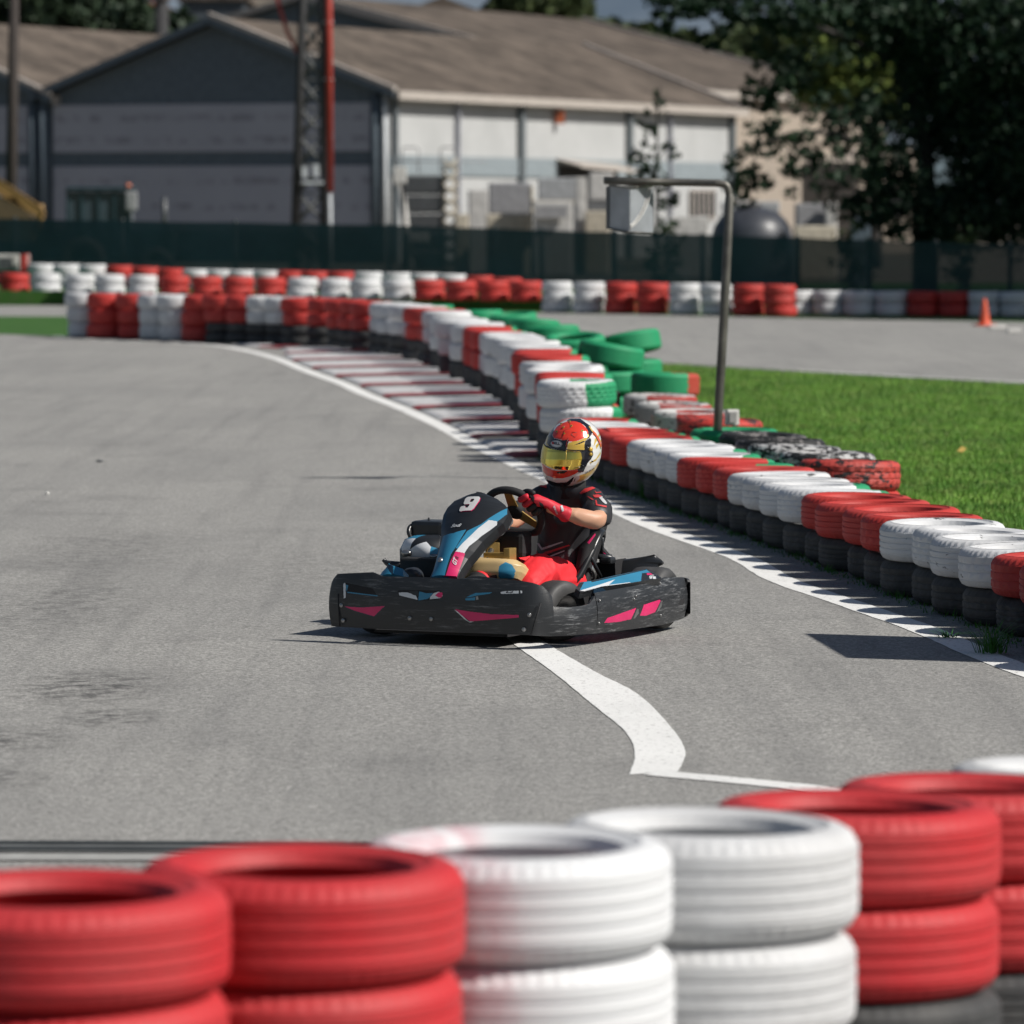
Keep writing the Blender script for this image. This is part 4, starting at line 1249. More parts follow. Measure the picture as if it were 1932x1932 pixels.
def limb(mb, pts, r): mb.tube(catmull(pts, 5), [r[0] + (r[1] - r[0]) * i / ((len(pts) - 1) * 5) for i in range((len(pts) - 1) * 5 + 1)], 9)

D = 124
base = P(1745, HOR, D) - Vector((0, 0, CAMH))
bt = empty('big_tree', base, 0, 'huge dark leafy tree overhanging the right side of the yard', 'tree')
def rel(px, py, D_, o): return P(px, py, D_) - o
mb = MB()
limb(mb, [Vector((0, 0, 0)), rel(1745, 330, D, base), rel(1735, 230, D, base), rel(1700, 120, D, base), rel(1640, 30, D, base)], (.26, .12))
limb(mb, [rel(1738, 300, D, base), rel(1790, 200, D + 1, base), rel(1840, 60, D + 1, base)], (.2, .1))
limb(mb, [rel(1700, 120, D, base), rel(1560, 60, D - 1, base), rel(1420, 20, D - 2, base), rel(1240, 8, D - 2, base)], (.09, .03))
limb(mb, [rel(1740, 300, D, base), rel(1640, 270, D - 1, base), rel(1500, 250, D - 2, base), rel(1400, 300, D - 2, base)], (.08, .02))
limb(mb, [rel(1745, 330, D, base), rel(1680, 360, D - 1, base), rel(1560, 350, D - 2, base)], (.07, .02))
mb.build('trunk', M_BARK, bt)
bl = [pb_(1870, 60, D, 190, 150, 11000), pb_(1900, 300, D, 120, 170, 12000), pb_(1790, 170, D, 110, 130, 5000), pb_(1660, 30, D, 120, 70, 3000),
      pb_(1500, 25, D - 2, 110, 45, 2300), pb_(1590, 100, D - 1, 90, 60, 420), pb_(1480, 115, D - 1, 70, 80, 850), pb_(1290, 12, D - 2, 75, 26, 1100), pb_(1250, 45, D - 2, 32, 30, 220), pb_(1370, 10, D - 2, 60, 28, 900), pb_(1345, 60, D - 2, 34, 35, 260),
      pb_(1445, 170, D - 2, 50, 50, 700), pb_(1560, 225, D - 1, 80, 60, 560), pb_(1465, 262, D - 2, 85, 48, 620), pb_(1405, 315, D - 2, 50, 62, 480), pb_(1500, 320, D - 2, 70, 55, 400), pb_(1545, 290, D - 2, 60, 50, 330), pb_(1400, 360, D - 2, 40, 35, 330),
      pb_(1640, 260, D - 1, 80, 85, 1200), pb_(1600, 350, D - 2, 75, 50, 480), pb_(1700, 330, D - 1, 80, 75, 1250), pb_(1670, 405, D - 2, 80, 50, 700), pb_(1790, 410, D - 1, 95, 60, 3600), pb_(1710, 110, D, 60, 70, 900), pb_(1620, 400, D - 2, 60, 40, 520)]
bl = [(c_, r_, n_ if c_[0] > (1625 - CX) * D / F else int(n_ * .62)) for c_, r_, n_ in bl]
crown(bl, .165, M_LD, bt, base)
# lighter tree behind
D = 178; base = P(1650, HOR, D) - Vector((0, 0, CAMH))
yt = empty('yellowing_tree', base, 0, 'sunlit yellow green tree seen through the dark branches', 'tree')
mb = MB(); limb(mb, [Vector((0, 0, 0)), rel(1650, 250, D, base), rel(1640, 120, D, base)], (.25, .1)); mb.build('trunk', M_BARK, yt)
crown([pb_(1610, 110, D, 130, 100, 5200), pb_(1680, 60, D, 110, 80, 3500), pb_(1560, 150, D, 90, 50, 1600), pb_(1700, 180, D, 90, 60, 2000)], .32, M_LY, yt, base)
# off-frame trees on the right that shade the far corner of the track
for i, (x, y, h_, r_) in enumerate([(15.2, 91.5, 5.6, 3.3), (20.5, 96, 7, 4), (17, 104, 7.5, 4.2), (21, 118, 9, 5)]):
    sh = empty('shade_tree', (x, y, 0), 0, ['round tree beyond the right frame edge, nearest the cone', 'tall tree beyond the right frame edge, second from the cone', 'tree beyond the right frame edge next to the fence end', 'largest tree beyond the right frame edge behind the fence'][i], 'tree')
    mb = MB(); limb(mb, [Vector((0, 0, 0)), Vector((.1, 0, h_ * .5)), Vector((0, .1, h_))], (.25, .1)); mb.build('trunk', M_BARK, sh)
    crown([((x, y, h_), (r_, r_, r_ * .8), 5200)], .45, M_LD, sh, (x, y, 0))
# thin young tree
D = 131; base = P(1238, HOR, D) - Vector((0, 0, CAMH))
st = empty('young_tree', base, 0, 'thin sparse young tree behind the signal box', 'tree')
mb = MB(); limb(mb, [Vector((0, 0, 0)), rel(1238, 330, D, base), rel(1240, 230, D, base), rel(1244, 165, D, base)], (.05, .02))
for a, b in (((1240, 300), (1275, 262)), ((1239, 260), (1210, 230)), ((1239, 330), (1200, 300)), ((1238, 350), (1275, 335)), ((1240, 230), (1262, 205)), ((1238, 380), (1270, 400))):
    limb(mb, [rel(*a, D, base), rel((a[0] + b[0]) / 2, (a[1] + b[1]) / 2 - 3, D, base), rel(*b, D, base)], (.02, .008))
mb.build('trunk', M_BARK, st)
crown([pb_(1243, 190, D, 14, 28, 60), pb_(1215, 240, D, 22, 30, 110), pb_(1268, 285, D, 22, 22, 80), pb_(1212, 300, D, 28, 32, 160), pb_(1245, 330, D, 30, 30, 130), pb_(1210, 335, D, 28, 26, 150), pb_(1255, 380, D, 30, 28, 130), pb_(1240, 425, D, 34, 22, 160)], .15, M_LD, st, base)

# skyline trees and the hill
def ridge_tree(px, py, rx, ry, D, mat, label, n=1500):
    base = P(px, HOR, D) - Vector((0, 0, CAMH))
    r_ = empty('ridge_tree', base, 0, label, 'tree', 'trees on the skyline')
    mb = MB(); mb.tube([Vector((0, 0, 0)), rel(px, py, D, base)], [.4, .15], 8); mb.build('trunk', M_BARK, r_)
    crown([pb_(px, py, D, rx, ry, n), pb_(px - rx * .5, py + ry * .5, D, rx * .6, ry * .6, n // 2), pb_(px + rx * .5, py + ry * .4, D, rx * .6, ry * .6, n // 2)], .0045 * D * .4, mat, r_, base)
for a in [
 (1015, 5, 95, 48, 420, M_LM, 'round dark tree on the skyline above the big roof', 3000),
 (1150, 62, 40, 22, 430, M_LM, 'low bush-like tree on the skyline right of the round dark tree'),
 (1215, 75, 55, 28, 420, M_LM, 'yellowish tree right behind the roof slope'),
 (1290, 95, 60, 34, 400, M_LM, 'second yellowish tree going right along the roof slope'),
 (1370, 110, 60, 48, 395, M_LM, 'taller mixed green tree behind lower roof slope'),
 (1440, 105, 70, 75, 390, M_LM, 'pale green tree just left of the hanging dark branches'),
 (1400, 75, 50, 40, 440, M_LH, 'distant blue green tree above the roof slope'),
 (60, 10, 120, 62, 300, M_LH, 'dark tree mass at the top left corner', 3800),
 (190, 20, 95, 58, 310, M_LH, 'dark tree left of the small pale house', 3000),
 (330, 52, 40, 34, 290, M_LH, 'small dark tree between chimney and blue block'),
 (-60, 20, 80, 60, 300, M_LH, 'dark tree cut by the left frame edge'),
 (255, 48, 60, 38, 285, M_LH, 'bushy dark tree left of the chimney'),
]:
    ridge_tree(*a)

# hedge patches at the fence foot
def bush(px0, px1, y0, D, label):
    base = P((px0 + px1) / 2, HOR, D) - Vector((0, 0, CAMH))
    r_ = empty('bush', base, 0, label, 'bush')
    zt = CAMH + (HOR - y0) * D / F
    w = (px1 - px0) * D / F
    mb = MB(); limb(mb, [Vector((0, 0, 0)), Vector((0.02, 0, zt * .5)), Vector((0, 0, zt * .8))], (.03, .01)); mb.build('stem', M_BARK, r_)
    crown([((base.x, base.y, zt * .55), (w / 2, .4, zt * .5), 500)], .11, M_LM, r_, base)
bush(1215, 1300, 430, 119, 'leafy bush behind the netting below the young tree')
bush(1560, 1650, 425, 120, 'dark bush behind the netting right of the stone pallets')
bush(1770, 1850, 430, 119, 'dark bush behind the netting near the right edge')

# ------------------------------------------------------------------ haze-free sky backdrop, far hills
hill = MB(); vs = []; n = 60
for i in range(n + 1):
    x = -900 + 1800 * i / n; h = 16 + 7 * math.sin(i * .45) + 3 * math.sin(i * 1.3)
    if -120 < x < -20: h += 6
    vs += [(x, 1300, -2), (x, 1300, h), (x, 1500, h + 2)]
fs = []
for i in range(n): b = 3 * i; fs += [(b, b + 1, b + 4, b + 3), (b + 1, b + 2, b + 5, b + 4)]
hill.add(vs, fs, smooth=True); tag(hill.build('hills', plain('far_hill', (.10, .14, .16), .9)), kind='structure')
t = NT('sky')
for nn in list(t.n):
    if nn.type != 'OUTPUT_MATERIAL': t.n.remove(nn)
em = t.n.new('ShaderNodeEmission'); v = t.n.new('ShaderNodeTexCoord').outputs['Object']
mp = t.n.new('ShaderNodeMapping'); mp.inputs['Scale'].default_value = (.004, .004, .011); t.l.new(v, mp.inputs['Vector'])
no = t.n.new('ShaderNodeTexNoise'); no.inputs['Scale'].default_value = 1.6; no.inputs['Detail'].default_value = 6; t.l.new(mp.outputs[0], no.inputs['Vector'])
rp = t.n.new('ShaderNodeValToRGB'); t.l.new(no.outputs['Fac'], rp.inputs[0])
rp.color_ramp.elements[0].position = .35; rp.color_ramp.elements[0].color = srgb(98, 112, 127)
rp.color_ramp.elements[1].position = .7; rp.color_ramp.elements[1].color = srgb(138, 148, 158)
t.l.new(rp.outputs[0], em.inputs[0]); em.inputs[1].default_value = 0.9
t.l.new(em.outputs[0], t.n['Material Output'].inputs['Surface'])
sky = MB(); n = 48; vs = []
for i in range(n + 1):
    th = R(-60) + R(120) * i / n
    for q in range(9): vs.append((2600 * math.sin(th), 2600 * math.cos(th), -20 + 900 * q / 8))
sky.add(vs, [(i * 9 + q, (i + 1) * 9 + q, (i + 1) * 9 + q + 1, i * 9 + q + 1) for i in range(n) for q in range(8)], smooth=True)
tag(sky.build('sky', t.m, recalc=False), kind='structure')

# ------------------------------------------------------------------ light
SUN_EL = R(42.5)
sd = Vector((0.93, -0.37, 0)).normalized() * math.cos(SUN_EL) + Vector((0, 0, math.sin(SUN_EL)))
ld_ = bpy.data.lights.new('sun', 'SUN'); ld_.energy = 5.0; ld_.angle = R(0.53); ld_.color = (1.0, 0.955, 0.89)
lo = bpy.data.objects.new('sun', ld_); COL.objects.link(lo)
lo.rotation_euler = sd.to_track_quat('Z', 'Y').to_euler()
w = bpy.data.worlds.new('World'); scene.world = w; w.use_nodes = True
bg = w.node_tree.nodes['Background']
sk = w.node_tree.nodes.new('ShaderNodeTexSky'); sk.sky_type = 'NISHITA'; sk.sun_disc = False
sk.sun_elevation = SUN_EL; sk.sun_rotation = math.atan2(sd.x, sd.y)
w.node_tree.links.new(sk.outputs[0], bg.inputs['Color']); bg.inputs['Strength'].default_value = 0.05
scene.view_settings.view_transform = 'Standard'; scene.view_settings.look = 'None'
scene.view_settings.exposure = 0.10; scene.view_settings.gamma = 1.0
scene.render.engine = 'CYCLES'
scene.cycles.max_bounces = 8; scene.cycles.transparent_max_bounces = 12
scene.cycles.use_denoising = True
# ------------------------------------------------------------------ kart frame: x = kart's left, y = backward, z = up
PSI = R(25)
KO = Vector((-0.329, 22.13, 0))
KM = Matrix.Translation(KO) @ Matrix.Rotation(-PSI, 4, 'Z')
KI = KM.inverted()
cpos_l = KI @ Vector((0, 0, CAMH))
def ray_l(px, py):
    d = Vector((0, math.cos(PITCH), -math.sin(PITCH))) + Vector((1, 0, 0)) * ((px - CX) / F) + Vector((0, math.sin(PITCH), math.cos(PITCH))) * ((CY - py) / F)
    return (KI.to_3x3() @ d).normalized()
def KP(px, py, pt, nrm):
    """point of a plane of the kart seen at a photo position"""
    d = ray_l(px, py); pt = Vector(pt); nrm = Vector(nrm)
    t = (pt - cpos_l).dot(nrm) / d.dot(nrm)
    return cpos_l + d * t
def K(px, py, v): return KP(px, py, (0, v, 0), (0, 1, 0))

def scuff(name, k, a, b):
    t = NT(name); v = t.coord('Object', scale=(1.0, 1.0, 12.0))
    n = t.noise(v, 9, 9, .80); n2 = t.noise(t.coord('Object', scale=(1, 1, 2.5)), 3.0, 4, .6)
    sc = t.math('MULTIPLY', t.ramp(n, a, a + .10), t.ramp(n2, b, b + .16))
    c = t.mix(t.math('MULTIPLY', sc, k), (.022, .024, .027), (.30, .31, .32))
    t.bump(n, .25, .004); return t.out(c, .40, 0, .5)
M_BLK = scuff('scuffed_black_plastic', .55, .53, .45)
M_BLKS = scuff('heavily_scuffed_black_plastic', .62, .52, .40)
M_BLK2 = plain('satin_black_plastic', (.020, .022, .025), .32, 0, .3, 9)
M_DKB = plain('matt_black_fabric', (.014, .014, .016), .8)
M_BLUE = plain('kart_blue_sticker', (.035, .215, .36), .35, 0, .12, 7)
M_KW = plain('kart_white_sticker', (.62, .64, .66), .35, 0, .08, 7)
M_PINK = plain('kart_pink_sticker', (.62, .022, .13), .38, 0, .15, 9)
M_GREYM = plain('kart_grey_metal', (.35, .35, .35), .3, .8)
M_CHROME = plain('brushed_tube_metal', (.55, .54, .52), .25, .9)
M_DBLUE = plain('kart_dark_blue', (.012, .03, .055), .35)
M_TANK = plain('amber_fuel_tank', (.55, .40, .20), .35, 0, .15, 4)
M_GOLD = plain('gold_anodised_metal', (.50, .33, .11), .3, .6)
KMATS = [M_BLK, M_BLUE, M_KW, M_PINK, M_DKB, M_BLK2, M_DBLUE, M_GREYM]
BLK, BLU, WHT, PNK, VOID, SAT, DBL, GRY = range(8)

kart = empty('go_kart', KO, -PSI, 'black blue and white rental racing kart with number nine on its nose panel', 'go-kart')

def z5(l): return [(636.8 + .4717 * .414 * x, 919.8 + .4717 * .414 * y) for x, y in l]   # traced outlines
def z1(l): return [(613.2 + .36623 * x, 778.3 + .36623 * y) for x, y in l]
def z6(l): return [(967.0 + .19532 * x, 778.3 + .19532 * y) for x, y in l]

def skin_rows(name, surf, px0, px1, ytop, ybot, regions, mats, parent, step=.62, vstep=.62, bulge=0.0, thick=0.012, default=0, lip=0.02, smooth=True):
    """panel following a plan curve: columns of constant photo x on the wall, coloured by outlines"""
    nx = max(2, int((px1 - px0) / step)); ny = max(3, int(max(ybot(px) - ytop(px) for px in (px0 + 1, (px0 + px1) / 2, px1 - 1)) / vstep))
    V = []; Fc = []; Mi = []
    for i in range(nx + 1):
        px = px0 + (px1 - px0) * i / nx
        a, b = ytop(px), ybot(px)
        p, nr = surf(px)
        for j in range(ny + 1):
            q = j / ny; py = a + (b - a) * q
            w = KP(px, py, p, nr)
            w = w + nr * bulge * (1 - (2 * q - 1) ** 2)
            V.append(w)
    for i in range(nx):
        for j in range(ny):
            x = px0 + (px1 - px0) * (i + .5) / nx
            y = ytop(x) + (ybot(x) - ytop(x)) * (j + .5) / ny
            mi = default
            for poly, m in regions:
                if inpoly(x, y, poly): mi = m
            b = i * (ny + 1) + j
            Fc.append((b, b + 1, b + ny + 2, b + ny + 1)); Mi.append(mi)
    # inner skin, edges closed
    base = len(V)
    for i in range(nx + 1):
        px = px0 + (px1 - px0) * i / nx; p, nr = surf(px)
        V.append(V[i * (ny + 1)] - nr * thick - Vector((0, 0, .002))); V.append(V[i * (ny + 1) + ny] - nr * thick + Vector((0, 0, .002)))
    for i in range(nx):
        b = base + 2 * i; o = i * (ny + 1)
        Fc += [(o, o + ny + 1, b + 2, b), (b, b + 2, b + 3, b + 1), (o + ny, b + 1, b + 3, o + 2 * ny + 1)]; Mi += [default] * 3
    me = bpy.data.meshes.new(name); me.from_pydata([tuple(p) for p in V], [], Fc)
    for m in mats: me.materials.append(m)
    me.polygons.foreach_set('material_index', Mi); me.polygons.foreach_set('use_smooth', [smooth] * len(Fc))
    try: me.set_sharp_from_angle(angle=R(50))
    except Exception: pass
    me.update()
    o = bpy.data.objects.new(name, me); COL.objects.link(o); o.parent = parent
    return o

def wall(poly):
    poly = [Vector((a, b, 0)) for a, b in poly]
    pts = catmull(poly, 12)
    def f(px):
        d = ray_l(px, 1150)
        best = None
        for a, b in zip(pts, pts[1:]):
            e = b - a; nr = Vector((e.y, -e.x, 0)).normalized()
            den = d.dot(nr)
            if abs(den) < 1e-6: continue
            t = (a - cpos_l).dot(nr) / den
            w = cpos_l + d * t
            s = (w - a).dot(e) / e.length_squared
            if -0.02 <= s <= 1.02 and (best is None or t < best[0]): best = (t, a, nr if nr.dot(d) < 0 else -nr, s)
        if best is None:
            a, b = (pts[0], pts[1]) if px < 800 else (pts[-2], pts[-1])
            e = b - a; nr = Vector((e.y, -e.x, 0)).normalized()
            return a, (nr if nr.dot(d) < 0 else -nr)
        return best[1], best[2]
    def g(px):   # smooth the normal a little across neighbouring columns
        p, n = f(px); n1 = f(px - 5)[1]; n2 = f(px + 5)[1]
        w = KP(px, 1150, p, n); n3 = (n * 2 + n1 + n2).normalized()
        return Vector((w.x, w.y, 0)), n3
    return g

FRONT = [(-0.60, .34), (-0.595, .22), (-0.55, .09), (-0.46, .035), (-0.25, .005), (0, -.01), (0.25, -.005), (0.43, .0), (0.50, .035), (.535, .10), (.56, .16)]
fs_ = wall(FRONT)
top_tab = [(625, 1101), (629, 1092), (637, 1082.5), (704, 1079.5), (712, 1083), (722, 1087), (800, 1089), (866, 1092), (878, 1090.5), (889, 1087.5), (905, 1087), (935, 1091), (985, 1096), (1005, 1099.5), (1024, 1106), (1034, 1116), (1042, 1126)]
bot_tab = [(625, 1181), (637, 1182.5), (720, 1187), (800, 1190), (900, 1194.5), (1000, 1198.5), (1042, 1199)]
fr = [
 (z5([(75, 925), (95, 918), (355, 975), (402, 1050), (110, 1010), (95, 1070), (75, 1075), (65, 990)]), VOID),
 (z5([(68, 930), (84, 918), (92, 940), (96, 1000), (98, 1062), (80, 1072)]), WHT),
 (z5([(92, 938), (118, 942), (106, 1005), (100, 990)]), BLU),
 (z5([(112, 1005), (402, 1040), (402, 1050), (112, 1016)]), BLU),
 (z5([(592, 1000), (610, 990), (1000, 992), (1030, 1020), (1020, 1060), (960, 1085), (800, 1092), (700, 1065), (610, 1045)]), VOID),
 (z5([(605, 1012), (690, 1012), (770, 1040), (790, 1084), (700, 1062), (612, 1040)]), WHT),
 (z5([(700, 1000), (790, 1000), (790, 1045), (740, 1035)]), SAT),
 (z5([(802, 1003), (870, 1020), (935, 1018), (905, 1060), (880, 1075), (795, 1090)]), BLU),
 (z5([(910, 1055), (940, 1020), (985, 1005), (1020, 1015), (1028, 1045), (1000, 1068), (905, 1078)]), WHT),
 (z5([(955, 1040), (985, 1010), (1020, 1012), (1028, 1030), (1018, 1060), (990, 1062)]), PNK),
 (z5([(1245, 1070), (1290, 1035), (1350, 1012), (1510, 1005), (1800, 995), (1808, 1020), (1780, 1080), (1790, 1140), (1760, 1150), (1730, 1150), (1735, 1090), (1400, 1092), (1250, 1092)]), SAT),
 (z5([(1250, 1060), (1340, 1018), (1505, 1010), (1480, 1025), (1370, 1040), (1290, 1058)]), BLU),
 (z5([(1246, 1072), (1345, 1056), (1340, 1088), (1250, 1088)]), BLU),
 (z5([(1350, 1052), (1368, 1048), (1375, 1080), (1352, 1084)]), GRY),
 (z5([(1585, 1008), (1625, 1000), (1760, 996), (1760, 1022), (1590, 1026)]), WHT),
 (z5([(1640, 1003), (1660, 1002), (1655, 1012), (1690, 1010), (1690, 1001), (1705, 1001), (1700, 1018), (1635, 1018)]), SAT),
 (z5([(1772, 996), (1790, 998), (1792, 1020), (1778, 1020)]), WHT),
 (z5([(78, 1142), (130, 1145), (250, 1152), (478, 1138), (478, 1146), (370, 1250), (330, 1242), (180, 1195), (100, 1165)]), DBL),
 (z5([(84, 1147), (250, 1158), (472, 1143), (365, 1243), (180, 1188)]), PNK),
 (z5([(1135, 1165), (1300, 1190), (1500, 1215), (1772, 1222), (1766, 1262), (1500, 1285), (1290, 1302), (1230, 1260), (1160, 1205)]), SAT),
 (z5([(1138, 1175), (1180, 1200), (1275, 1292), (1330, 1294), (1285, 1302), (1235, 1270)]), WHT),
 (z5([(1150, 1174), (1300, 1198), (1500, 1222), (1762, 1230), (1760, 1254), (1500, 1276), (1290, 1292), (1215, 1235)]), PNK),
]
fb = skin_rows('front_bumper', fs_, 625.5, 1041, lambda x: interp(x, top_tab), lambda x: interp(x, bot_tab), fr, KMATS, kart, bulge=.014)
# seam and corner piece
CORN = [(0.40, .012), (0.495, .045), (.545, .12), (.575, .22), (.585, .30), (.592, .40), (.595, .46)]
cs_ = wall(CORN)
ctop = [(1002, 1197), (1010, 1166), (1019, 1139), (1030, 1141), (1048, 1145), (1075, 1145.5), (1100, 1143), (1112, 1139), (1119, 1130), (1122, 1124)]
cbot = [(1002, 1199), (1040, 1200.5), (1080, 1199), (1122, 1195)]
ofs = lambda f, d: (lambda px: (lambda q: (q[0] + q[1] * d, q[1]))(f(px)))
skin_rows('corner_guard', ofs(cs_, .006), 1002, 1122, lambda x: interp(x, ctop), lambda x: interp(x, cbot), [], [M_BLKS] + KMATS[1:], kart, bulge=.012)
mb = MB()
sm = [KP(x, y, fs_(x)[0] + fs_(x)[1] * .024, fs_(x)[1]) for x, y in [(1020.5, 1138), (1011.5, 1166), (1002, 1197)]]
mb.tube(sm, .0035, 6); sl = [KP(x, y, fs_(x)[0] + fs_(x)[1] * .014, fs_(x)[1]) for x, y in [(638, 1120), (639, 1150), (641, 1182)]]
mb.tube(sl, .003, 6); mb.build('bumper_seam', M_DKB, kart)
# bolts
def bolt(px, py, sf, r=.009):
    p, nr = sf(px); w = KP(px, py, p + nr * .013, nr)
    M = Matrix.Translation(w) @ nr.to_track_quat('Z', 'Y').to_matrix().to_4x4()
    MB().lathe([(.001, .006), (r * .5, .006), (r * .55, .003), (r * .8, .005), (r, .003), (r, -.004)], 12, M).build('bolt', M_GREYM, kart)
for x, y in z5([(37, 1138), (54, 1285), (697, 1262), (904, 1270), (1853, 1230), (1800, 1372)]): bolt(x, y, fs_)
for x, y in z1([(1130, 1045), (1102, 1120)]): bolt(x, y, cs_)

# side pod
SIDE = [(.584, .30), (.592, .40), (.60, .48), (.603, .70), (.60, .95), (.590, 1.15), (.578, 1.28), (.56, 1.36), (.52, 1.40)]
ss_ = wall(SIDE)
stop = [(1121.5, 1119), (1135, 1116), (1170, 1110), (1210, 1103), (1245, 1096), (1250, 1092), (1256, 1089), (1290, 1089), (1296, 1092), (1298, 1098)]
sbot = [(1121.5, 1195.5), (1150, 1193), (1200, 1186), (1250, 1179), (1275, 1172), (1290, 1166), (1298, 1158)]
sr = [
 (z1([(1420, 1088), (1585, 1000), (1600, 1008), (1570, 1068), (1540, 1075)]), SAT),
 (z1([(1425, 1084), (1440, 1058), (1585, 1006), (1563, 1064), (1500, 1078)]), PNK),
 (z1([(1602, 1050), (1640, 968), (1712, 958), (1722, 962), (1692, 1038), (1640, 1050)]), SAT),
 (z1([(1607, 1046), (1625, 990), (1705, 964), (1712, 968), (1685, 1028), (1640, 1046)]), PNK),
 (z1([(1575, 1062), (1590, 1010), (1598, 1012), (1600, 1035), (1582, 1060)]), GRY),
 (z1([(1692, 1032), (1714, 968), (1722, 968), (1716, 1000)]), GRY),
 (z1([(1802, 990), (1812, 965), (1832, 955), (1836, 975), (1826, 992)]), VOID),
]
pod = skin_rows('side_pod', ss_, 1121.5, 1298, lambda x: interp(x, stop), lambda x: interp(x, sbot), sr, [M_BLKS] + KMATS[1:], kart, bulge=.016, step=.55)
for x, y in z1([(1412, 968), (1410, 1085), (1590, 960), (1600, 945), (1728, 1045), (1725, 880)]): bolt(x, y, ss_, .006)
# deck of the pod: sloping top surface, inner edge raised
deck_poly = z6([(655, 1735), (700, 1728), (860, 1680), (1100, 1650), (1300, 1620), (1440, 1598), (1360, 1540), (1320, 1512), (1290, 1510), (1180, 1530), (1000, 1570), (760, 1625), (650, 1640), (610, 1700)])
DP0 = KP(1170, 1100, (.57, .8, .29), (.35, 0, 1)); dn = Vector((-0.55, -.10, 1)).normalized()
deck_pt = Vector((.585, .62, .222))
def raster(name, polys, outline, pt, nrm, mats, parent, step=1.0, bulge=None, thick=0.01, ystep=None, off=0.0):
    """flat or crowned panel in a kart plane, coloured by traced outlines"""
    ystep = ystep or step
    xs = [p[0] for p in outline]; ys = [p[1] for p in outline]
    x0, x1, y0, y1 = min(xs), max(xs), min(ys), max(ys)
    nx = int((x1 - x0) / step) + 1; ny = int((y1 - y0) / ystep) + 1
    nrm = Vector(nrm).normalized()
    vid = {}; V = []; Fc = []; Mi = []
    def clampx(y):  # outline span on a scanline
        c = []
        n = len(outline)
        for i in range(n):
            (xa, ya), (xb, yb) = outline[i], outline[(i + 1) % n]
            if (ya > y) != (yb > y): c.append(xa + (y - ya) * (xb - xa) / (yb - ya))
        return (min(c), max(c)) if len(c) >= 2 else None
    rows = []
    for j in range(ny + 1):
        y = y0 + .02 + (y1 - y0 - .04) * j / ny
        rows.append((y, clampx(y)))
    N = nx
    for j, (y, sp) in enumerate(rows):
        if sp is None: sp = ((x0 + x1) / 2, (x0 + x1) / 2)
        for i in range(N + 1):
            x = sp[0] + (sp[1] - sp[0]) * i / N
            w = KP(x, y, pt, nrm)
            if bulge: w = w + nrm * bulge(i / N, j / ny)
            V.append(w + nrm * off)
    for j in range(ny):
        for i in range(N):
            b = j * (N + 1) + i
            y = (rows[j][0] + rows[j + 1][0]) / 2
            s0, s1 = rows[j][1] or (x0, x0), rows[j + 1][1] or (x0, x0)
            x = ((s0[0] + (s0[1] - s0[0]) * (i + .5) / N) + (s1[0] + (s1[1] - s1[0]) * (i + .5) / N)) / 2
            mi = 0
            for poly, m in polys:
                if inpoly(x, y, poly): mi = m
            Fc.append((b, b + N + 1, b + N + 2, b + 1)); Mi.append(mi)
    # rim going back
    nv = len(V)
    ring = [i for i in range(N + 1)] + [j * (N + 1) + N for j in range(1, ny + 1)] + [ny * (N + 1) + i for i in range(N - 1, -1, -1)] + [j * (N + 1) for j in range(ny - 1, 0, -1)]
    for r_ in ring: V.append(V[r_] - nrm * thick)
    m = len(ring)
    for k in range(m):
        k2 = (k + 1) % m
        Fc.append((ring[k], ring[k2], nv + k2, nv + k)); Mi.append(0)
    me = bpy.data.meshes.new(name); me.from_pydata([tuple(p) for p in V], [], Fc)
    for mm in mats: me.materials.append(mm)
    me.polygons.foreach_set('material_index', Mi); me.polygons.foreach_set('use_smooth', [True] * len(Fc))
    try: me.set_sharp_from_angle(angle=R(50))
    except Exception: pass
    bm = bmesh.new(); bm.from_mesh(me); bmesh.ops.remove_doubles(bm, verts=bm.verts, dist=1e-5); bmesh.ops.recalc_face_normals(bm, faces=bm.faces); bm.to_mesh(me); bm.free()
    me.update()
    o = bpy.data.objects.new(name, me); COL.objects.link(o); o.parent = parent
    return o
dk = [
 (z6([(650, 1642), (760, 1628), (1000, 1574), (1290, 1514), (1330, 1545), (1250, 1552), (1240, 1640), (1170, 1642), (700, 1722), (610, 1700)]), BLU),
 (z6([(650, 1720), (880, 1650), (990, 1612), (930, 1665), (1130, 1640), (1165, 1648), (900, 1690), (700, 1726)]), WHT),
 (z6([(1250, 1552), (1335, 1545), (1440, 1598), (1240, 1640)]), SAT),
 (z6([(1295, 1552), (1340, 1552), (1355, 1566), (1300, 1570)]), PNK),
 (z6([(1318, 1585), (1345, 1578), (1350, 1600), (1328, 1606)]), WHT), (z6([(1352, 1584), (1384, 1584), (1384, 1606), (1358, 1606)]), WHT),
 (z6([(610, 1700), (650, 1642), (690, 1640), (650, 1716)]), BLK), (z6([(760, 1628), (1290, 1514), (1290, 1520), (765, 1640)]), SAT),
]
raster('pod_deck', dk, deck_poly, (.585, .7, .235), (.40, -.08, 1), KMATS, kart, step=.5, ystep=.35, thick=.03)
# rear guard: closed loop at the back corner
mb = MB()
rg = catmull([(.51, 1.20, .17), (.505, 1.28, .17), (.44, 1.33, .17), (.30, 1.345, .17), (0, 1.35, .17), (-.30, 1.35, .17), (-.47, 1.34, .17), (-.545, 1.32, .17), (-.56, 1.2, .17)], 6)
for a, b in zip(rg, rg[1:]):
    d = (b - a).normalized(); nr = Vector((d.y, -d.x, 0)) * .03
    mb.prism([a - nr + Vector((0, 0, -.11)), b - nr + Vector((0, 0, -.11)), b - nr + Vector((0, 0, .075)), a - nr + Vector((0, 0, .075))], nr * 2)
smooth_angle(mb.build('rear_bumper', M_BLK, kart), 40)
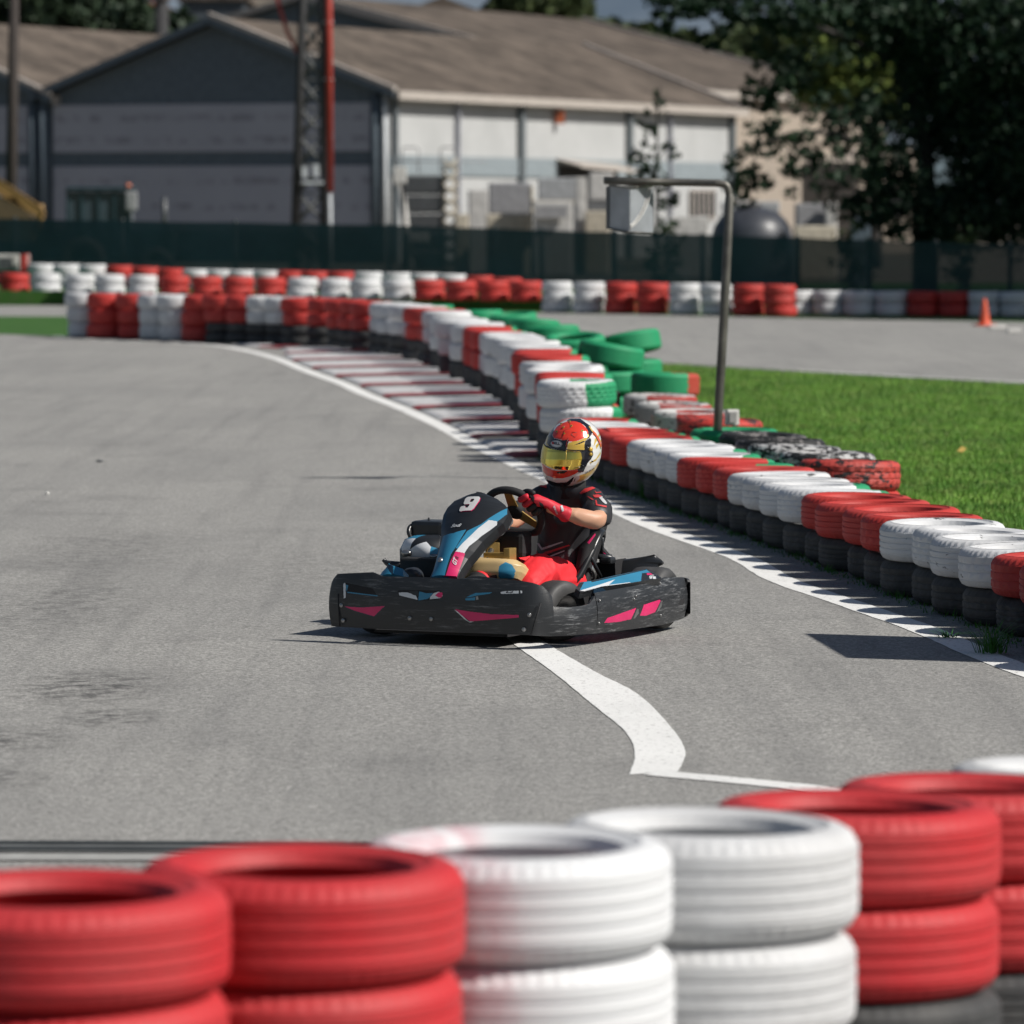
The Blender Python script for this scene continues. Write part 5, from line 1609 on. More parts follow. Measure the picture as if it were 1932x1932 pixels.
# inner wall of the pod opening, and pod on the far side
mb = MB(); mb.box((.545, .62, .15), (.012, .42, .15)); mb.build('pod_inner', M_DBLUE, kart)
mb = MB(); pts = [(-.595, .3), (-.6, .8), (-.585, 1.3)]
mb.prism([(-.60, .30, .05), (-.60, 1.34, .06), (-.59, 1.34, .24), (-.60, .34, .22)], (.03, 0, 0)); mb.build('side_pod', M_BLK, kart, bevel=.006)
mb = MB(); mb.prism([(-.585, .36, .225), (-.585, 1.2, .235), (-.45, 1.15, .245), (-.44, .5, .215)], (0, 0, -.02)); mb.build('pod_deck', M_BLUE, kart, bevel=.004)
# floor tray and chassis tubes
mb = MB(); mb.box((0, .62, .045), (.62, 1.1, .012)); mb.build('floor_tray', M_DKB, kart)
mb = MB()
for s in (-1, 1):
    mb.tube(catmull([(s * .30, .06, .09), (s * .32, .4, .07), (s * .30, .9, .07), (s * .33, 1.35, .09)], 6), .015, 8)
    mb.tube([(s * .32, .4, .08), (s * .58, .42, .1)], .014, 8)
mb.tube([(-.5, .05, .1), (.5, .05, .1)], .014, 8)
mb.build('chassis', M_BLK2, kart)
# wheels
def wheel(u, v, r, w, yaw=0.0):
    M = Matrix.Translation((u, v, r)) @ Matrix.Rotation(yaw, 4, 'Z') @ Matrix.Rotation(R(90), 4, 'Y')
    root = MB().lathe([(r * .52, -w * .48), (r * .60, -w * .5), (r * .86, -w * .5), (r * .97, -w * .40), (r, -w * .25), (r, w * .25), (r * .97, w * .4), (r * .86, w * .5), (r * .60, w * .5), (r * .52, w * .48)], 48, M, closed=False)
    o = root.build('wheel', plain('kart_slick_rubber', (.055, .055, .056), .6, 0, .5, 14) if 'kart_slick_rubber' not in bpy.data.materials else bpy.data.materials['kart_slick_rubber'], kart)
    MB().lathe([(.001, -w * .25), (r * .2, -w * .28), (r * .40, -w * .30), (r * .50, -w * .46), (r * .54, -w * .48), (r * .54, w * .48), (r * .50, w * .46), (r * .40, w * .30), (r * .2, w * .28), (.001, w * .25)], 32, M).build('rim', M_GREYM, o)
    return o
wheel(.375, .43, .128, .115, -.32); wheel(-.455, .43, .128, .115, -.32); wheel(.475, 1.20, .135, .17); wheel(-.475, 1.20, .135, .17)
MB().tube([(-.5, 1.2, .135), (.5, 1.2, .135)], .02, 10).build('axle', M_GREYM, kart)

# ------------------------------------------------------------------ nose fairing with the number
FPT = Vector((0, .13, .26)); FN = Vector((0, -.38, .36)).normalized()
fo = z5([(893, 872), (925, 800), (955, 695), (985, 560), (1000, 470), (1003, 380), (1022, 270), (1062, 195), (1130, 130), (1230, 85), (1350, 63), (1440, 67), (1540, 108), (1618, 168), (1648, 205), (1655, 235), (1640, 280), (1600, 345), (1505, 425), (1400, 525), (1320, 625), (1262, 690), (1190, 800), (1160, 880)])
fp = [
 (z5([(985, 560), (1003, 380), (1022, 270), (1062, 195), (1085, 190), (1060, 300), (1045, 420), (1010, 640), (915, 872), (893, 872)]), DBL),
 (z5([(1062, 200), (1230, 85), (1440, 67), (1618, 168), (1560, 260), (1400, 395), (1275, 470), (1150, 500), (1070, 462), (1048, 400), (1055, 300)]), SAT),
 (z5([(1030, 488), (1090, 495), (1150, 502), (1275, 470), (1180, 620), (1120, 700), (1075, 800), (1045, 880), (912, 880), (960, 700)]), BLU),
 (z5([(1642, 203), (1640, 260), (1552, 348), (1480, 352), (1400, 430), (1250, 600), (1220, 642), (1168, 642), (1190, 612), (1285, 480), (1410, 400), (1570, 262)]), BLU),
 (z5([(1552, 346), (1480, 352), (1380, 440), (1235, 590), (1165, 670), (1240, 662), (1285, 600), (1400, 490), (1545, 372)]), WHT),
 (z5([(1165, 670), (1245, 662), (1180, 800), (1150, 880), (1055, 880), (1110, 760)]), PNK),
]
bul = lambda a, b: .045 * (1 - (2 * a - 1) ** 2) * (0.35 + .65 * (1 - (2 * b - 1) ** 2))
fair = raster('nose_fairing', fp, fo, FPT, FN, [M_BLK2] + KMATS[1:], kart, step=.5, bulge=bul, thick=.05)
fair.data.materials[0] = M_BLK2
# projected lettering: find height of the crowned surface under each point
def fair_pt(px, py, off=.003):
    c = []
    n = len(fo)
    for i in range(n):
        (xa, ya), (xb, yb) = fo[i], fo[(i + 1) % n]
        if (ya > py) != (yb > py): c.append(xa + (py - ya) * (xb - xa) / (yb - ya))
    y0 = min(p[1] for p in fo); y1 = max(p[1] for p in fo)
    a = (px - min(c)) / (max(c) - min(c)); b = (py - y0) / (y1 - y0)
    return KP(px, py, FPT, FN) + FN * (bul(a, b) + off)
def lettering(s, fn, cx, cy, ex, ey, mat, parent, name='lettering', bold=0, shear=0, size=1.0, font_w=1.0, thick=None):
    vs, fs = text2d(s, size, bold, shear)
    out = [fn(cx + x * ex[0] + y * ey[0], cy + x * ex[1] + y * ey[1]) for x, y in vs]
    return MB().add(out, fs).build(name, mat, parent, recalc=False)
# the nine, heavy block figure drawn by outlines
nine_o = z5([(1268, 130), (1290, 127), (1385, 127), (1398, 140), (1392, 175), (1345, 262), (1322, 282), (1210, 284), (1200, 272), (1208, 240), (1222, 228), (1258, 228), (1262, 250), (1285, 250), (1300, 222), (1300, 212), (1248, 210), (1240, 198), (1250, 150)])
nine_h = z5([(1315, 155), (1335, 152), (1345, 162), (1328, 188), (1306, 188), (1300, 178)])
def fill_px(outline, hole, fn, mat, parent, name, step=.4):
    xs = [p[0] for p in outline]; ys = [p[1] for p in outline]
    mb = MB(); y = min(ys)
    while y < max(ys):
        x = min(xs)
        while x < max(xs):
            if inpoly(x + step / 2, y + step / 2, outline) and not (hole and inpoly(x + step / 2, y + step / 2, hole)):
                mb.add([fn(x, y), fn(x + step, y), fn(x + step, y + step), fn(x, y + step)], [(0, 3, 2, 1)])
            x += step
        y += step
    return mb.build(name, mat, parent, recalc=False)
M_NUM = plain('number_white', (.66, .66, .66), .4)
fill_px([(x + .8, y + .8) for x, y in nine_o], nine_h, lambda x, y: fair_pt(x, y, .002), M_PINK, fair, 'number_edge')
fill_px(nine_o, nine_h, lambda x, y: fair_pt(x, y, .0035), M_NUM, fair, 'number')
lettering('Sodi', fair_pt, 865.6, 1003.8, (11.0, 1.0), (3.5, -8.6), M_KW, fair, 'lettering', .02, .35)
lettering('GT', fair_pt, 862, 1067, (3.2, -7.0), (-8.5, -3.5), M_KW, fair, 'lettering', .03, .2)
lettering('R', fair_pt, 866.5, 1060, (2.6, -6.0), (-6.5, -3), M_DKB, fair, 'lettering', .02, .2)
bp = fair_pt(834.5, 1064); MB().lathe([(.001, .006), (.010, .004), (.012, 0)], 12, Matrix.Translation(bp) @ FN.to_track_quat('Z', 'Y').to_matrix().to_4x4()).build('bolt', M_GREYM, kart)
# dark side cheek of the fairing with vent studs
ck = z5([(1648, 205), (1700, 320), (1695, 345), (1600, 455), (1450, 545), (1345, 640), (1265, 720), (1185, 885), (1150, 885), (1190, 800), (1262, 690), (1320, 625), (1400, 525), (1505, 425), (1600, 345), (1640, 280)])
raster('fairing_cheek', [], ck, FPT - FN * .03 + Vector((0, .03, 0)), Vector((.55, -.6, .35)), [M_BLK2], kart, step=1.2, thick=.05)
for x, y in z5([(1585, 385), (1608, 378), (1626, 352), (1590, 428), (1650, 390), (1622, 330), (1570, 400)]):
    w = KP(x, y, FPT - FN * .03 + Vector((0, .03, 0)), Vector((.55, -.6, .35)))
    MB().lathe([(.001, .01), (.006, .008), (.008, 0)], 10, Matrix.Translation(w) @ Vector((.55, -.6, .35)).to_track_quat('Z', 'Y').to_matrix().to_4x4()).build('bolt', M_GREYM, kart)

# ------------------------------------------------------------------ engine side (photo left of the fairing)
VE = .95
eng = z5([(605, 720), (600, 600), (620, 560), (650, 500), (740, 462), (980, 455), (1010, 500), (990, 700), (940, 705), (660, 700)])
ep = [
 (z5([(605, 690), (600, 600), (620, 560), (650, 500), (740, 462), (850, 455), (990, 455), (990, 700), (640, 690)]), SAT),
 (z5([(615, 620), (640, 520), (730, 468), (870, 455), (800, 530), (665, 520), (640, 600)]), BLU),
 (z5([(660, 508), (800, 528), (740, 640), (900, 560), (940, 610), (910, 700), (700, 690), (640, 655), (635, 590)]), WHT),
 (z5([(935, 595), (990, 600), (990, 640), (905, 690)]), BLU),
]
en = raster('engine_cover', ep, eng, K(800, 1030, VE), Vector((-.12, -1, .55)), KMATS, kart, step=.55, bulge=lambda a, b: .05 * (1 - (2 * a - 1) ** 2) * (1 - (2 * b - 1) ** 2), thick=.16)
for (x, y, rx) in ((767, 1043, .021), (819, 1050, .018)):
    w = K(x, y, VE - .05); M = Matrix.Translation(w) @ Matrix.Rotation(R(62), 4, 'X') @ Matrix.Diagonal((1.15, .6, 1, 1))
    MB().lathe([(.001, .01), (rx * .7, .012), (rx, .004), (rx * 1.05, -.01)], 20, M).build('vent', M_GREYM, en)
a0, a1 = K(779, 1013, 1.02), K(832, 988, 1.02)
mb = MB(); mb.box((a0 + a1) / 2 + Vector((0, .07, 0)), (abs(a1.x - a0.x) + .02, .16, abs(a1.z - a0.z) + .02)); mb.build('airbox', M_BLK2, kart, bevel=.018)
w = K(809, 986, 1.06); MB().lathe([(.001, .022), (.004, .022), (.005, .010), (.022, .009), (.025, .002), (.024, -.01), (.018, -.015)], 20, Matrix.Translation(w)).build('filler_cap', M_BLK2, kart)
MB().tube(catmull([K(775, 1015, 1.0), K(771, 1003, 1.0), K(775, 993, 1.02), K(788, 989, 1.04)], 6), .010, 8).build('hose', M_BLK2, kart)
MB().tube(catmull([K(757, 1066, .9), K(745, 1066, .9), K(730, 1062, .9), K(724, 1056, .9)], 6), [.014 + .004 * math.sin(i * .3) for i in range(19)], 10).build('lever', M_BLK2, kart)
# engine block fins and dark underside
mb = MB(); p0, p1 = K(760, 1088, .85), K(812, 1060, .85)
mb.box((p0 + p1) / 2 + Vector((.1, .06, -.02)), (.34, .18, .14)); mb.build('engine', M_DKB, kart, bevel=.01)
mb = MB(); w = K(774, 1092, .60); M = Matrix.Translation(w) @ Matrix.Rotation(R(90), 4, 'X')
mb.lathe([(.001, .02), (.03, .024), (.042, .018), (.048, -.005), (.048, -.04)], 32, M); mb.build('exhaust_cover', M_BLK2, kart)
raster('fender', [(z5([(480, 770), (560, 760), (560, 860), (540, 860)]), DBL)], z5([(400, 862), (430, 815), (480, 765), (520, 758), (630, 785), (640, 862)]), K(740, 1080, .35), (-.2, -.9, .7), [M_BLUE] + KMATS[1:], kart, step=1.4, bulge=lambda a, b: .02 * (1 - (2 * a - 1) ** 2), thick=.05)

# ------------------------------------------------------------------ fuel tank, column, pedals
tk_ = z1([(705, 850), (715, 790), (745, 752), (800, 745), (850, 752), (985, 758), (1015, 790), (1010, 822), (990, 858), (850, 866)])
raster('fuel_tank', [(z1([(905, 860), (915, 800), (945, 778), (975, 790), (990, 820), (975, 862)]), BLU)], tk_, K(930, 1075, .38), (0.1, -1, .25), [M_TANK] + KMATS[1:], kart, step=1.3, bulge=lambda a, b: .045 * (1 - (2 * a - 1) ** 4) * (1 - (2 * b - 1) ** 4), thick=.15)
w = K(926, 1081, .352); M = Matrix.Translation(w) @ Matrix.Rotation(R(90), 4, 'X')
MB().lathe([(.001, .012), (.032, .012), (.036, .006), (.038, -.03)], 28, M).build('tank_cap', plain('dark_red_cap', (.05, .02, .022), .4), kart)
MB().tube([K(908, 1096, .30), K(914, 1075, .36), K(927, 1038, .46)], .0125, 12).build('steering_column', M_CHROME, kart)
mb = MB(); mb.box(K(943, 1049, .44), (.13, .06, .03), rz=.1); mb.box(K(962, 1046, .43), (.03, .07, .055)); mb.build('column_bracket', M_GOLD, kart, bevel=.004)
mb = MB(); mb.box(K(929, 1034, .50), (.06, .05, .05), rz=.5); mb.build('column_clamp', M_GOLD, kart, bevel=.005)
mb = MB(); mb.box(K(962, 1026, .58), (.17, .10, .11)); mb.build('dash_shadow_box', M_DKB, kart, bevel=.02)

# ------------------------------------------------------------------ steering wheel
WC = K(969, 969, .60)
ax = Vector((1, 0.02, -.10)).normalized(); ay = Vector((.08, -.55, .83)); ay = (ay - ax * ay.dot(ax)).normalized(); an = ax.cross(ay)
def wp(a, rx=.128, ry=.125):
    x = math.cos(a) * rx; y = math.sin(a) * ry
    if y < -.085: y = -.085 - (y + .085) * -.25
    return WC + ax * x + ay * y
rim_pts = [wp(2 * math.pi * i / 56) for i in range(56)]
sw = empty('steering_wheel', (0, 0, 0)); sw.parent = kart
COL.objects.unlink(sw); bpy.data.objects.remove(sw)
sw = MB().tube(rim_pts, .0165, 12, closed=True).build('steering_wheel', M_DKB, kart)
mb = MB()
for a in (R(95), R(-25), R(205)):
    q = wp(a); c0 = WC - an * .02
    side = (q - c0).cross(an).normalized() * .016
    mb.prism([c0 - side * 1.6, q - side, q + side, c0 + side * 1.6], an * .006)
mb.build('spoke', M_GOLD, sw)
M = Matrix.Translation(WC - an * .03) @ an.to_track_quat('Z', 'Y').to_matrix().to_4x4()
MB().lathe([(.001, .03), (.03, .028), (.038, .02), (.038, -.01), (.02, -.04)], 20, M).build('hub', M_DKB, sw)

# ------------------------------------------------------------------ seat and roll hoop
seat = MB(); V = []; n = 14; m = 22
for j in range(n + 1):
    tq = j / n
    z_ = .10 + .36 * tq; y_ = .92 + .10 * tq + .10 * tq * tq; wd = .185 + .02 * tq; dp = .23 - .07 * tq
    for i in range(m + 1):
        a = R(-100) + R(200) * i / m
        V.append((.08 + math.sin(a) * wd, y_ + math.cos(a) * dp * .75 - .02, z_ + (0.06 * (1 - abs(a) / R(100)) if tq == 1 else 0)))
seat.add(V, [(j * (m + 1) + i, j * (m + 1) + i + 1, (j + 1) * (m + 1) + i + 1, (j + 1) * (m + 1) + i) for j in range(n) for i in range(m)], smooth=True)
so_ = seat.build('seat', M_DKB, kart, recalc=False)
md = so_.modifiers.new('thickness', 'SOLIDIFY'); md.thickness = .02
# padded side bolster seen at the driver's hip
bol = z1([(1290, 800), (1310, 700), (1345, 650), (1375, 620), (1420, 605), (1400, 660), (1370, 760), (1330, 850), (1285, 875)])
raster('seat_bolster', [(z1([(1350, 672), (1390, 625), (1394, 632), (1360, 680)]), PNK)], bol, K(1093, 1050, .86), (.5, -1, .2), [M_DKB] + KMATS[1:], kart, step=1.2, bulge=lambda a, b: .02 * (1 - (2 * a - 1) ** 2), thick=.04)
mb = MB()
mb.tube(catmull([K(1085, 1096, .80), K(1094, 1085, .82), K(1113, 1048, .88), K(1129, 1014, .95), K(1135, 1004, 1.0), K(1138, 1006, 1.06), K(1136, 1020, 1.10)], 6), .0135, 10)
mb.tube([K(1136, 1014, 1.06), K(1134, 1052, 1.10)], .010, 8)
mb.tube([K(1113, 1048, .90), K(1133, 1088, 1.0)], .009, 8)
mb.tube([K(1129, 1050, 1.05), K(1152, 1051, 1.1), K(1156, 1060, 1.1)], .012, 8)
mb.build('seat_hoop', M_BLK2, kart)
mb = MB(); mb.box(K(1146, 1057, 1.08), (.06, .06, .03)); mb.build('hoop_mount', M_BLK2, kart, bevel=.012)
mb = MB(); mb.prism([K(1131, 1030, 1.12), K(1146, 1047, 1.12), K(1150, 1062, 1.12), K(1136, 1062, 1.12)], (0, .03, 0)); mb.prism([K(1134, 1040, 1.10), K(1146, 1048, 1.10), K(1143, 1050, 1.10), K(1137, 1047, 1.1)], (0, .004, 0), 1); mb.build('seat_strap', [M_DKB, M_PINK], kart)
mb = MB(); w = K(1112, 1078, .98); mb.lathe([(.001, .03), (.02, .026), (.033, .01), (.035, -.03)], 20, Matrix.Translation(w) @ Matrix.Rotation(R(90), 4, 'X') @ Matrix.Diagonal((.7, 1.4, 1, 1))); mb.build('mirror_cap', M_CHROME, kart)
# rear cover plate
rp_ = z6([(965, 1440), (1100, 1415), (1380, 1382), (1447, 1430), (1445, 1450), (1400, 1470), (1390, 1550), (1350, 1560), (1320, 1512), (1180, 1525), (1000, 1565), (925, 1590), (925, 1500)])
raster('rear_cover', [], rp_, K(1200, 1065, 1.25), (.15, -1, .35), [M_BLK2], kart, step=1.3, bulge=lambda a, b: .02 * math.sin(a * 3), thick=.03)
mb = MB(); mb.prism(K(1128, 1060, 1.2) and [K(1120, 1062, 1.15), K(1160, 1056, 1.15), K(1162, 1096, 1.15), K(1118, 1098, 1.15)], (0, .12, 0)); mb.build('radiator_box', M_DKB, kart)
mb = MB(); wt = MB().lathe([(.03, -.06), (.115, -.075), (.135, -.05), (.135, .05), (.115, .075), (.03, .06)], 30, Matrix.Translation(K(1240, 1098, 1.22)) @ Matrix.Rotation(R(90), 4, 'Y') @ Matrix.Scale(.35, 4))
wt.build('muffler', M_BLK2, kart)
# lettering on pod and engine cover
def deck_fn(x, y): return KP(x, y, (.585, .7, .235), (.40, -.08, 1)) + Vector((.40, -.08, 1)).normalized() * .003
lettering('SODIKART.COM', deck_fn, 1112, 1114.5, (2.2, -.55), (.3, -3.2), M_DKB, pod, 'lettering', .01, .2)
lettering('GT', deck_fn, 1228.5, 1088.5, (6.5, -.6), (.4, -6), M_KW, pod, 'lettering', .02, .2)

# ================================================================== driver
M_SHIRT = NT('black_race_shirt'); t = M_SHIRT
n = t.noise(t.coord('Object'), 6, 4, .6)
t.bump(t.noise(t.coord('Object', scale=(1, 1, .6)), 9, 3, .5), .5, .02)
M_SHIRT = t.out(t.mix(n, (.014, .014, .017), (.030, .030, .034)), .5, 0, .5)
t = NT('red_race_trousers'); v = t.coord('Object', scale=(1, 1, .5))
t.bump(t.noise(v, 8, 3, .5), .7, .03); M_PANTS = t.out(t.mix(t.noise(v, 5, 3), (.62, .020, .028), (.80, .035, .045)), .62, 0, .3)
t = NT('skin'); n = t.noise(t.coord('Object'), 12, 4)
M_SKIN = t.out(t.mix(n, (.52, .27, .17), (.62, .36, .24)), .5, 0, .4)
t.b.inputs['Subsurface Weight'].default_value = .06; t.b.inputs['Subsurface Radius'].default_value = (.02, .008, .004)
M_GLOVE = plain('red_glove', (.58, .015, .035), .6, 0, .2, 14)
M_GLOVEB = plain('black_glove', (.014, .014, .016), .7)

from mathutils import noise as mnoise
def skinned(name, verts, edges, mat, parent, sub=2, wrinkle=0.0, wscale=(9, 9, 5)):
    """verts: (point, rx, ry). a continuous surface grown around a skeleton"""
    me = bpy.data.meshes.new(name)
    me.from_pydata([tuple(v[0]) for v in verts], edges, [])
    o = bpy.data.objects.new(name, me); COL.objects.link(o)
    md = o.modifiers.new('skin', 'SKIN'); md.use_smooth_shade = True; md.branch_smoothing = .6
    sv = me.skin_vertices[0].data
    for i, v in enumerate(verts):
        sv[i].radius = (v[1], v[2]); sv[i].use_root = (i == 0)
    s = o.modifiers.new('sub', 'SUBSURF'); s.levels = sub; s.render_levels = sub
    dg = bpy.context.evaluated_depsgraph_get(); dg.update()
    me2 = bpy.data.meshes.new_from_object(o.evaluated_get(dg))
    bpy.data.objects.remove(o); bpy.data.meshes.remove(me)
    if wrinkle:
        co = []
        for v_ in me2.vertices:
            q = Vector((v_.co.x * wscale[0], v_.co.y * wscale[1], v_.co.z * wscale[2]))
            f_ = mnoise.noise(q + Vector((mnoise.noise(q * .7), mnoise.noise(q * .7 + Vector((5, 1, 2))), 0)) * 1.2)
            r_ = 1 - min(1, abs(f_) * 3.2)                 # ridges where the cloth folds
            g_ = mnoise.noise(q * .45)
            co.append(v_.co + v_.normal * wrinkle * (r_ * r_ - .35 + g_ * .25))
        for v_, c_ in zip(me2.vertices, co): v_.co = c_
    me2.name = name; me2.materials.clear()
    for m in (mat if isinstance(mat, list) else [mat]): me2.materials.append(m)
    me2.polygons.foreach_set('use_smooth', [True] * len(me2.polygons))
    o = bpy.data.objects.new(name, me2); COL.objects.link(o); o.parent = parent
    return o
def chain(a, b): return [(i, i + 1) for i in range(a, b)]

person = empty('person', KO, -PSI, 'person in a red gold and white helmet, black shirt and red trousers steering the kart', 'person')
pel = K(1060, 1102, .95); wai = K(1060, 1058, .955); che = K(1066, 985, .93); upc = K(1073, 934, .915); nk = K(1078, 928, .91); hd = K(1080, 870, .90); ht = K(1082, 825, .90)
shL = K(1117, 938, .90); elL = K(1129, 984, .69); wrL = K(1063, 968, .60); haL = K(1030, 957, .585)
upmL = K(1127, 964, .80); fmL = K(1098, 976, .645)
shR = K(1020, 935, .87); elR = K(968, 985, .74); wrR = K(932, 990, .60); haR = K(921, 962, .55)
hipL = K(1070, 1105, .88); knL = K(1012, 1076, .60); anL = K(992, 1128, .42); ftL = K(955, 1130, .20)
hipR = K(1030, 1103, .93); knR = K(962, 1064, .64); anR = K(900, 1100, .30); ftR = K(880, 1112, .2)
# whole body, one surface
B = [(pel, .10, .085), (wai, .095, .075), (che, .115, .085), (upc, .11, .075), (nk, .052, .052), (hd, .07, .08), (ht, .06, .07),
     (shL, .052, .052), (upmL, .046, .046), (elL, .043, .042), (fmL, .046, .042), (wrL, .027, .025), (haL, .03, .018),
     (shR, .052, .052), (elR, .040, .040), (wrR, .027, .024), (haR, .03, .018),
     (hipL, .075, .075), (knL, .052, .052), (anL, .032, .032), (ftL, .03, .03),
     (hipR, .075, .075), (knR, .052, .052), (anR, .032, .032), (ftR, .03, .03)]
E = [(0, 1), (1, 2), (2, 3), (3, 4), (4, 5), (5, 6), (3, 7), (7, 8), (8, 9), (9, 10), (10, 11), (11, 12), (3, 13), (13, 14), (14, 15), (15, 16),
     (0, 17), (17, 18), (18, 19), (19, 20), (0, 21), (21, 22), (22, 23), (23, 24)]
skinned('body', B, E, M_SKIN, person, 3, .0025, (14, 14, 14))
# shirt with short sleeves, closed around the torso
slL = upmL.lerp(elL, .93); slR = shR.lerp(elR, .55)
S = [(pel + Vector((0, 0, .02)), .120, .105), (wai, .125, .105), (che, .150, .115), (upc, .150, .10), (nk + Vector((0, 0, .02)), .088, .082),
     (shL, .072, .072), (upmL, .070, .070), (slL, .070, .062), (shR, .070, .070), (slR, .06, .06)]
shirt = skinned('shirt', S, [(0, 1), (1, 2), (2, 3), (3, 4), (3, 5), (5, 6), (6, 7), (3, 8), (8, 9)], M_SHIRT, person, 4, .010, (7, 7, 6))
MB().tube([nk + Vector((0, 0, -.02)), nk + Vector((0, -.005, .03)), nk.lerp(hd, .55)], [.072, .066, .062], 20).build('neck_warmer', plain('black_neck_fabric', (.012, .012, .013), .8), person)
# trousers
T = [(pel + Vector((0, 0, -.04)), .09, .08), (hipL, .102, .100), (hipL.lerp(knL, .5), .098, .100), (knL, .090, .090), (knL.lerp(anL, .5), .080, .080), (anL, .06, .06),
     (hipR, .095, .09), (hipR.lerp(knR, .5), .088, .085), (knR, .074, .072), (anR, .045, .045)]
trs = skinned('trousers', T, [(0, 1), (1, 2), (2, 3), (3, 4), (4, 5), (0, 6), (6, 7), (7, 8), (8, 9)], M_PANTS, person, 4, .009, (6, 5, 9))
for a, b in ((anL, ftL), (anR, ftR)):
    mb = MB(); mb.tube([a + Vector((0, .02, .02)), a, b, b + Vector((0, -.09, -.0))], [.042, .044, .042, .025], 14); mb.build('shoe', M_DKB, person)

# --- gloves: palm, cuff, four curled fingers and a thumb around the rim
def rim_at(px, py):
    return min(rim_pts, key=lambda q: (q - KP(px, py, WC, an)).length)
def glove(wr, ha, gp, nrm_out, side, name):
    """wr wrist, ha palm centre, gp grip point on the rim"""
    ig = rim_pts.index(min(rim_pts, key=lambda q: (q - gp).length))
    tang = (rim_pts[(ig + 1) % 56] - rim_pts[ig - 1]).normalized()
    if tang.z < 0: tang = -tang
    g = rim_pts[ig]
    radial = (g - WC).normalized()
    away = (wr - g); away = (away - tang * away.dot(tang)).normalized()     # from rim to the wrist
    back = tang.cross(away).normalized()                                     # back of hand direction
    if back.dot(nrm_out) < 0: back = -back
    palm = g + away * .046 + back * .016
    V = [(palm, .043, .034), (palm.lerp(wr, .55), .035, .031), (wr, .036, .034), (wr + (wr - palm).normalized() * .04, .045, .042),
         (palm + tang * .030 - away * .016, .028, .025), (palm - tang * .030 - away * .014, .028, .025), (palm - away * .018 + back * .004, .030, .026)]
    gl = skinned(name, V, [(0, 1), (1, 2), (2, 3), (0, 4), (0, 5), (0, 6)], M_GLOVE, person, 3, .003, (22, 22, 22))
    for k, (o_, ln) in enumerate(((.043, .9), (.015, 1.0), (-.013, 1.0), (-.040, .85))):
        c = g + tang * o_
        pts = [palm + tang * o_ * .8 - away * .020 + back * .010]
        for a_, rr_ in ((62, .036), (108, .036), (160, .034), (212, .031)):
            th_ = R(a_); pts.append(c + (away * math.cos(th_) + back * math.sin(th_)) * rr_ * ln ** .5)
        skinned('finger', [(p_, .0158 - .0007 * i, .0158 - .0007 * i) for i, p_ in enumerate(pts)], chain(0, 4), M_GLOVE if k in (0, 1) else M_GLOVEB, gl, 1)
    th = [palm + tang * .024 * side - back * .004, g + tang * .044 * side + away * .018 - back * .012, g + tang * .052 * side - away * .008 - back * .026, g + tang * .048 * side - away * .026 - back * .020]
    skinned('thumb', [(th[0], .014, .014), (th[1], .0125, .0125), (th[2], .0115, .0115), (th[3], .010, .010)], chain(0, 3), M_GLOVEB, gl, 1)
    return gl, g, tang, away, back
tocam = (cpos_l - WC).normalized()
glL, gL, tgL, awL, bkL = glove(wrL, haL, KP(1003, 950, WC, an), tocam + Vector((0, 0, .35)), 1, 'glove')
glR, *_ = glove(wrR, haR, KP(921, 965, WC, an), Vector((-.6, -.3, .3)), 1, 'glove')
# black palm patch, white cuff tag and letters on the left glove
def gfn_factory(off):
    def f(x, y): return KP(x, y, wrL + tocam * .043 * 1 + Vector((0, 0, .0)), tocam) + tocam * off
    return f

# ------------------------------------------------------------------ helmet
tab = [(58, 560, 665), (75, 505, 720), (95, 462, 755), (130, 415, 795), (170, 375, 825), (230, 335, 850), (300, 308, 862), (370, 292, 860), (440, 283, 850), (500, 279, 832), (550, 284, 803), (600, 298, 765), (640, 314, 725), (675, 338, 668), (698, 372, 610), (712, 420, 545)]
HC = .90
tow = Vector((-math.sin(0), 0, 0))
camx = KI.to_3x3() @ Vector((1, 0, 0)); camy = KI.to_3x3() @ Vector((0, 1, 0))
hel = empty('helmet_tmp'); bpy.data.objects.remove(hel)
def hrow(t_):
    y = 58 + (712 - 58) * t_
    for a, b in zip(tab, tab[1:]):
        if y <= b[0]:
            s = (y - a[0]) / (b[0] - a[0]); return y, a[1] + (b[1] - a[1]) * s, a[2] + (b[2] - a[2]) * s
    return y, tab[-1][1], tab[-1][2]
NR, NC = 230, 400
hp = {
 'redtop': z6([(385, 215), (390, 185), (430, 130), (480, 98), (540, 78), (600, 78), (650, 92), (695, 125), (725, 165), (728, 190), (705, 225), (640, 255), (590, 268), (530, 266), (470, 252), (400, 238)]),
}
